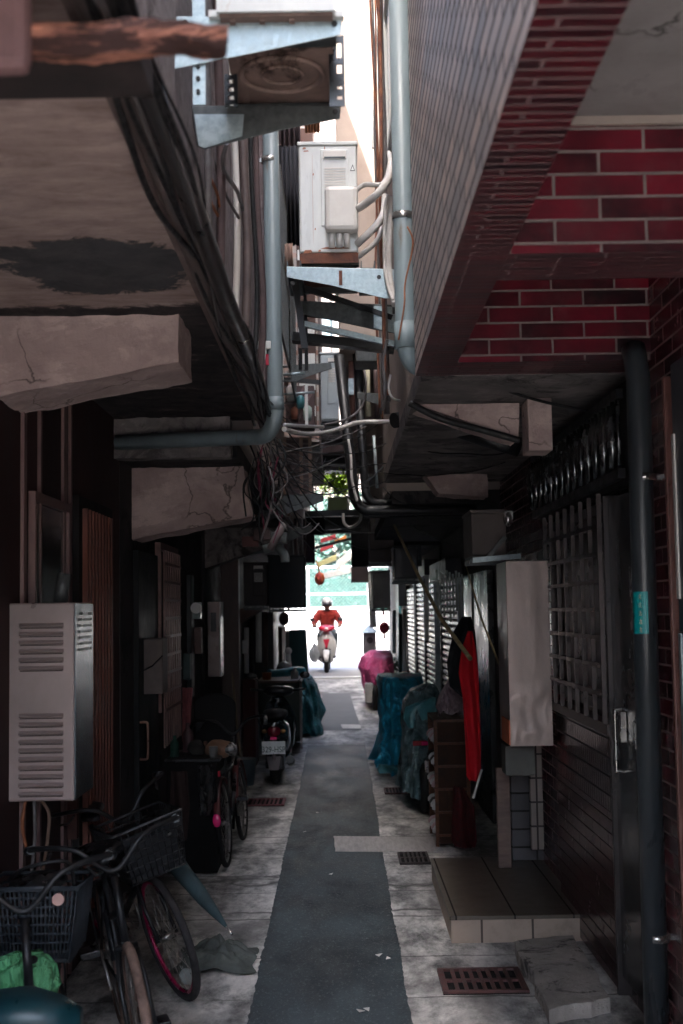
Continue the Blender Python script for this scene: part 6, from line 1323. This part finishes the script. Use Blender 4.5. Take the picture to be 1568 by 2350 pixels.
# ------------------------------------------------------------------ scooters and the rider
def scooter(label, loc, yaw, bodym, accm, scale=1.0, plate=None, rot=(0,0,0), seatm=None, front=False):
    t = thing('scooter', label, 'scooter', loc, None, rot=(0,0,yaw)); t.scale = (scale,)*3
    b = lambda q, nm, m, p=None, **k: q.build(nm, m, p or t, **k)
    for cx in (-.02, 1.18):
        q = MB(); q.torus((cx,0,.22),(0,1,0),.165,.055,36,12); w = b(q, 'wheel', BLACK)
        q = MB(); q.cyl((cx,-.04,.22),(cx,.04,.22),.11,n=24)
        b(q, 'rim', GALVD, w)
    q = MB(); q.loft([(-.30,.66,.05,.03),(-.24,.62,.12,.09),(-.12,.58,.15,.14),(.10,.54,.165,.17),(.30,.48,.16,.16),(.44,.38,.13,.10),(.50,.30,.10,.05)], 26); b(q, 'rear_body', bodym)
    q = MB(); q.loft([(-.22,.75,.08,.02),(-.10,.765,.13,.05),(.10,.76,.14,.055),(.26,.74,.13,.05),(.42,.73,.11,.05),(.50,.70,.06,.03)], 24); b(q, 'seat', seatm or BF)
    q = MB(); q.loft([(.40,.27,.12,.04),(.60,.24,.14,.035),(.80,.25,.15,.04),(.88,.30,.15,.06)], 22); b(q, 'footboard', bodym)
    q = MB()
    rr = []
    for (z, x, w_, d_) in ((.24,.86,.12,.05),(.36,.90,.19,.07),(.52,.93,.215,.075),(.66,.93,.20,.07),(.80,.90,.14,.06),(.90,.86,.07,.045)):
        rr.append([Vector((x+d_*math.sin(2*math.pi*k/24)*1.0-.10*abs(math.cos(2*math.pi*k/24))**2, w_*math.cos(2*math.pi*k/24), z)) for k in range(24)])
    q.rings(rr); b(q, 'leg_shield', bodym)
    q = MB(); q.prism([(1.0,-.07,.72),(1.0,.07,.72),(1.03,.0,.48)],(.012,0,0)); b(q, 'front_badge_panel', accm)
    q = MB(); q.loft([(.98,.42,.05,.03),(1.08,.45,.065,.045),(1.20,.45,.07,.05),(1.34,.37,.06,.05),(1.40,.28,.04,.03)], 20); b(q, 'front_fender', bodym)
    q = MB(); q.tube([(.86,0,.88),(1.02,0,.50)], .03, 12)
    for s_ in (-1,1): q.tube([(1.02,s_*.075,.5),(1.18,s_*.075,.22)], .018, 10)
    b(q, 'fork', DARK)
    q = MB(); q.loft([(.74,.96,.06,.02),(.80,.97,.17,.045),(.90,.96,.18,.06),(.98,.93,.12,.05),(1.01,.92,.06,.03)], 24); hb_ = b(q, 'handlebar_cowl', accm)
    q = MB(); q.ball((.985,0,.93), (.03,.07,.04)); b(q, 'headlight', CREAMP, hb_)
    for s_ in (-1, 1):
        q = MB(); q.tube([(.84,s_*.16,.965),(.80,s_*.32,.985)], .016, 10); b(q, 'grip', BLACKP, hb_)
        q = MB(); q.tube([(.86,s_*.20,.98),(.87,s_*.24,1.08),(.86,s_*.28,1.12)], .006, 6); q.ball((.85,s_*.31,1.14), (.014,.06,.04), 16, 10); b(q, 'mirror', BLACKP, hb_)
        q = MB(); q.ball((-.26,s_*.10,.60), (.03,.03,.022)); b(q, 'turn_signal', mat('amber lens', (.40,.20,.07), None, 4, .25, 0, 0))
    q = MB(); q.loft([(-.33,.60,.045,.04),(-.30,.60,.07,.055),(-.25,.60,.08,.06)], 16); b(q, 'tail_light', mat('dark red tail lens', (.16,.006,.02), None, 4, .18, 0, 0))
    q = MB(); q.box(-.34,-.325,-.035,.035,.515,.545); b(q, 'reflector', mat('bright pink reflector', None), None)
    q = MB(); q.tube(smooth_path([(-.24,0,.50),(-.32,0,.42),(-.34,0,.30)],5), .02, 8); q.prism([(-.33,-.075,.34),(-.33,.075,.34),(-.30,.05,.19),(-.30,-.05,.19)],(-.006,0,0)); b(q, 'mudguard', mat('grey mudflap', (.20,.18,.19), (.13,.12,.125), 5, .6) if plate else BLACKP)
    q = MB(); q.tube([(.15,-.15,.22),(-.05,-.17,.25),(-.28,-.17,.30)], [.03,.05,.045], 14); ex = b(q, 'exhaust', DARK)
    q = MB(); q.box(-.15,.25,-.10,.10,.18,.32); b(q, 'engine', BLACKP, bevel=.02)
    if plate:
        q = MB(); q.box(-.352,-.345,-.125,.125,.365,.50); pl_ = b(q, 'number_plate', mat('grey white plate', (.66,.70,.70), (.50,.54,.54), 12, .4), bevel=.002)
        cu = bpy.data.curves.new('plate_text', 'FONT'); cu.body = plate; cu.size = .088; cu.align_x = 'CENTER'; cu.extrude = .0012
        to = bpy.data.objects.new('tmp', cu); COL.objects.link(to); dg = bpy.context.evaluated_depsgraph_get()
        me = bpy.data.meshes.new_from_object(to.evaluated_get(dg)); bpy.data.objects.remove(to)
        M_ = Matrix(((0,0,-1,-.3535),(-1,0,0,0),(0,1,0,.385),(0,0,0,1))); me.transform(M_); me.transform(Matrix.Scale(.82,4,(0,1,0)))
        me.materials.append(mat('dark green plate ink', (.02,.06,.06), None, 5, .5, 0, 0)); o = bpy.data.objects.new('plate_number', me); COL.objects.link(o); o.parent = pl_
    return t
p = G(630,1808)
scooter('dark parked scooter seen from behind with a grey white number plate', (p.x, p.y+.25, 0), R(90), mat('glossy blue black', (.018,.026,.032), (.01,.015,.018), 4, .22, 0, 0, coat=.5), BLACKP, .90, plate='329-HSP')
ry = 27.2; rx = W(752,1540,ry).x; rz = zg(ry)
scooter('white and red scooter ridden towards the camera at the sunny end', (rx+.0, ry+1.2, rz), R(-91), mat('white scooter paint', (.62,.60,.56), (.55,.53,.5), 4, .3, 0, 0), REDP, 1.0)
q = MB(); c = Vector((rx-.27, ry+.35, rz+.42)); q.ball(c, (.13,.10,.22), 18, 12); q.jitter(.05,6); solo(q, 'plastic_bag', mat('thin grey carrier bag', (.50,.52,.53), (.35,.37,.38), 5, .5, wrinkle=6), 'thin grey carrier bag hanging from the ridden scooter', 'bag')
rd = thing('person', 'person in a red orange jacket and a pale open helmet riding the scooter', 'person', (rx, ry+.95, rz))
def skin(name, m, joints, edges, parent, sub=2, root=0):
    me = bpy.data.meshes.new(name); me.from_pydata([j[0] for j in joints], edges, []); me.materials.append(m)
    o = bpy.data.objects.new(name, me); COL.objects.link(o); o.parent = parent; o['_o'] = (0,0,0)
    sm = o.modifiers.new('skin','SKIN'); sm.use_smooth_shade = True
    for i, j in enumerate(joints): v_ = me.skin_vertices[0].data[i]; v_.radius = (j[1], j[1] if len(j) < 3 else j[2]); v_.use_root = (i == root)
    s_ = o.modifiers.new('sub','SUBSURF'); s_.levels = sub; s_.render_levels = sub; return o
SKN = mat('tanned skin', (.36,.17,.12), (.28,.13,.09), 6, .6, 0, 0)
# local frame: facing -Y, seat height .80
J = [((0,.05,.84),.15,.12),((0,.06,1.02),.14,.10),((0,.05,1.22),.165,.10),((0,.03,1.33),.08),((0,.0,1.37),.05),((0,-.015,1.405),.078,.09),((0,-.02,1.485),.085,.095),
     ((.19,.03,1.28),.06),((.28,-.10,1.08),.046),((.27,-.36,1.00),.032),((-.19,.03,1.28),.06),((-.28,-.10,1.08),.046),((-.27,-.36,1.00),.032),
     ((.10,-.02,.82),.10),((.17,-.38,.80),.07),((.15,-.42,.42),.048),((.15,-.50,.33),.035),((-.10,-.02,.82),.10),((-.17,-.38,.80),.07),((-.15,-.42,.42),.048),((-.15,-.50,.33),.035)]
E = [(0,1),(1,2),(2,3),(3,4),(4,5),(5,6),(2,7),(7,8),(8,9),(2,10),(10,11),(11,12),(0,13),(13,14),(14,15),(15,16),(0,17),(17,18),(18,19),(19,20)]
body = skin('body', SKN, J, E, rd)
JJ = [((0,.05,.86),.17,.14),((0,.06,1.03),.175,.13),((0,.05,1.22),.20,.14),((0,.03,1.34),.10),((.19,.03,1.27),.105),((.29,-.10,1.08),.078),((.28,-.33,1.00),.045),((-.19,.03,1.27),.105),((-.29,-.10,1.08),.078),((-.28,-.33,1.00),.045)]
skin('jacket', mat('red orange jacket', (.42,.045,.03), (.26,.025,.02), 7, .8, 0, .2, wrinkle=7), JJ, [(0,1),(1,2),(2,3),(2,4),(4,5),(5,6),(2,7),(7,8),(8,9)], rd)
TJ = [((0,.05,.82),.15,.12),((.10,-.02,.81),.11),((.17,-.38,.80),.082),((.155,-.42,.46),.06),((-.10,-.02,.81),.11),((-.17,-.38,.80),.082),((-.155,-.42,.46),.06)]
skin('trousers', mat('dark trousers', (.04,.055,.06), None, 7, .8), TJ, [(0,1),(1,2),(2,3),(0,4),(4,5),(5,6)], rd)
for s_ in (-1, 1):
    q = MB(); q.loft([(-.02,0,.03,.03),(.06,0,.045,.045),(.18,-.015,.045,.03),(.24,-.02,.02,.015)], 16)
    for v_ in q.v: x_, y_, z_ = v_; v_.x, v_.y, v_.z = s_*.15+y_, -.42-x_, .345+z_
    q.build('shoe', BLACKP, rd, org=(0,0,0))
    hand = []; hj = [((s_*.27,-.37,1.0),.028),((s_*.275,-.42,1.0),.036,.018)]; he = [(0,1)]
    for k in range(4):
        n0 = len(hj); xo = s_*(.275+.022*(k-1.5)); L_ = (.8,1,.95,.75)[k]
        hj += [((xo,-.445,1.005),.009),((xo,-.475*1,1.0+.008),.0085),((xo,-.49,.975),.008),((xo,-.47,.955),.007)]; he += [(1,n0),(n0,n0+1),(n0+1,n0+2),(n0+2,n0+3)]
    n0 = len(hj); hj += [((s_*.24,-.41,.985),.010),((s_*.225,-.44,.965),.009),((s_*.225,-.465,.955),.008)]; he += [(0,n0),(n0,n0+1),(n0+1,n0+2)]
    h_ = skin('hand', SKN, hj, he, rd, 1)
q = MB(); q.ball((0,-.005,1.505), (.125,.145,.125), 24, 14); q.v = [Vector((v.x, v.y, max(v.z, 1.465 if v.y < -.03 else 1.405))) for v in q.v]; hm = q.build('helmet', mat('pale helmet', (.62,.62,.60), None, 4, .25, 0, 0), rd, org=(0,0,0))
q = MB(); q.tube([(.095,-.02,1.435),(.09,-.04,1.355),(0,-.08,1.32),(-.09,-.04,1.355),(-.095,-.02,1.435)], .008, 6); q.build('chin_strap', BLACKP, hm, org=(0,0,0))
q = MB(); n = 12
q.add([((.128)*math.sin(a), -.005-.150*math.cos(a), z) for z in (1.435,1.52) for a in [R(-70+140*k/n) for k in range(n+1)]], [(k,k+1,n+2+k,n+1+k) for k in range(n)], True)
v_ = q.build('visor', glass_mat('smoked visor', (.05,.05,.06), .1), hm, org=(0,0,0)); s_ = v_.modifiers.new('thick','SOLIDIFY'); s_.thickness = .004
q = MB()
for s_ in (-1, 1): q.ball((s_*.032,-.108,1.435), (.012,.006,.007), 10, 6)
q.build('eyes', BLACKP, rd, org=(0,0,0))
q = MB(); q.ball((0,-.118,1.41), (.014,.018,.022), 10, 8); q.build('nose', SKN, rd, org=(0,0,0))
q = MB(); q.ball((0,-.105,1.372), (.024,.008,.006), 10, 6); q.build('mouth', mat('lips', (.26,.08,.07), None, 5, .5, 0, 0), rd, org=(0,0,0))
for s_ in (-1, 1): q = MB(); q.ball((s_*.088,-.015,1.415), (.012,.018,.03), 10, 8); q.build('ear', SKN, rd, org=(0,0,0))
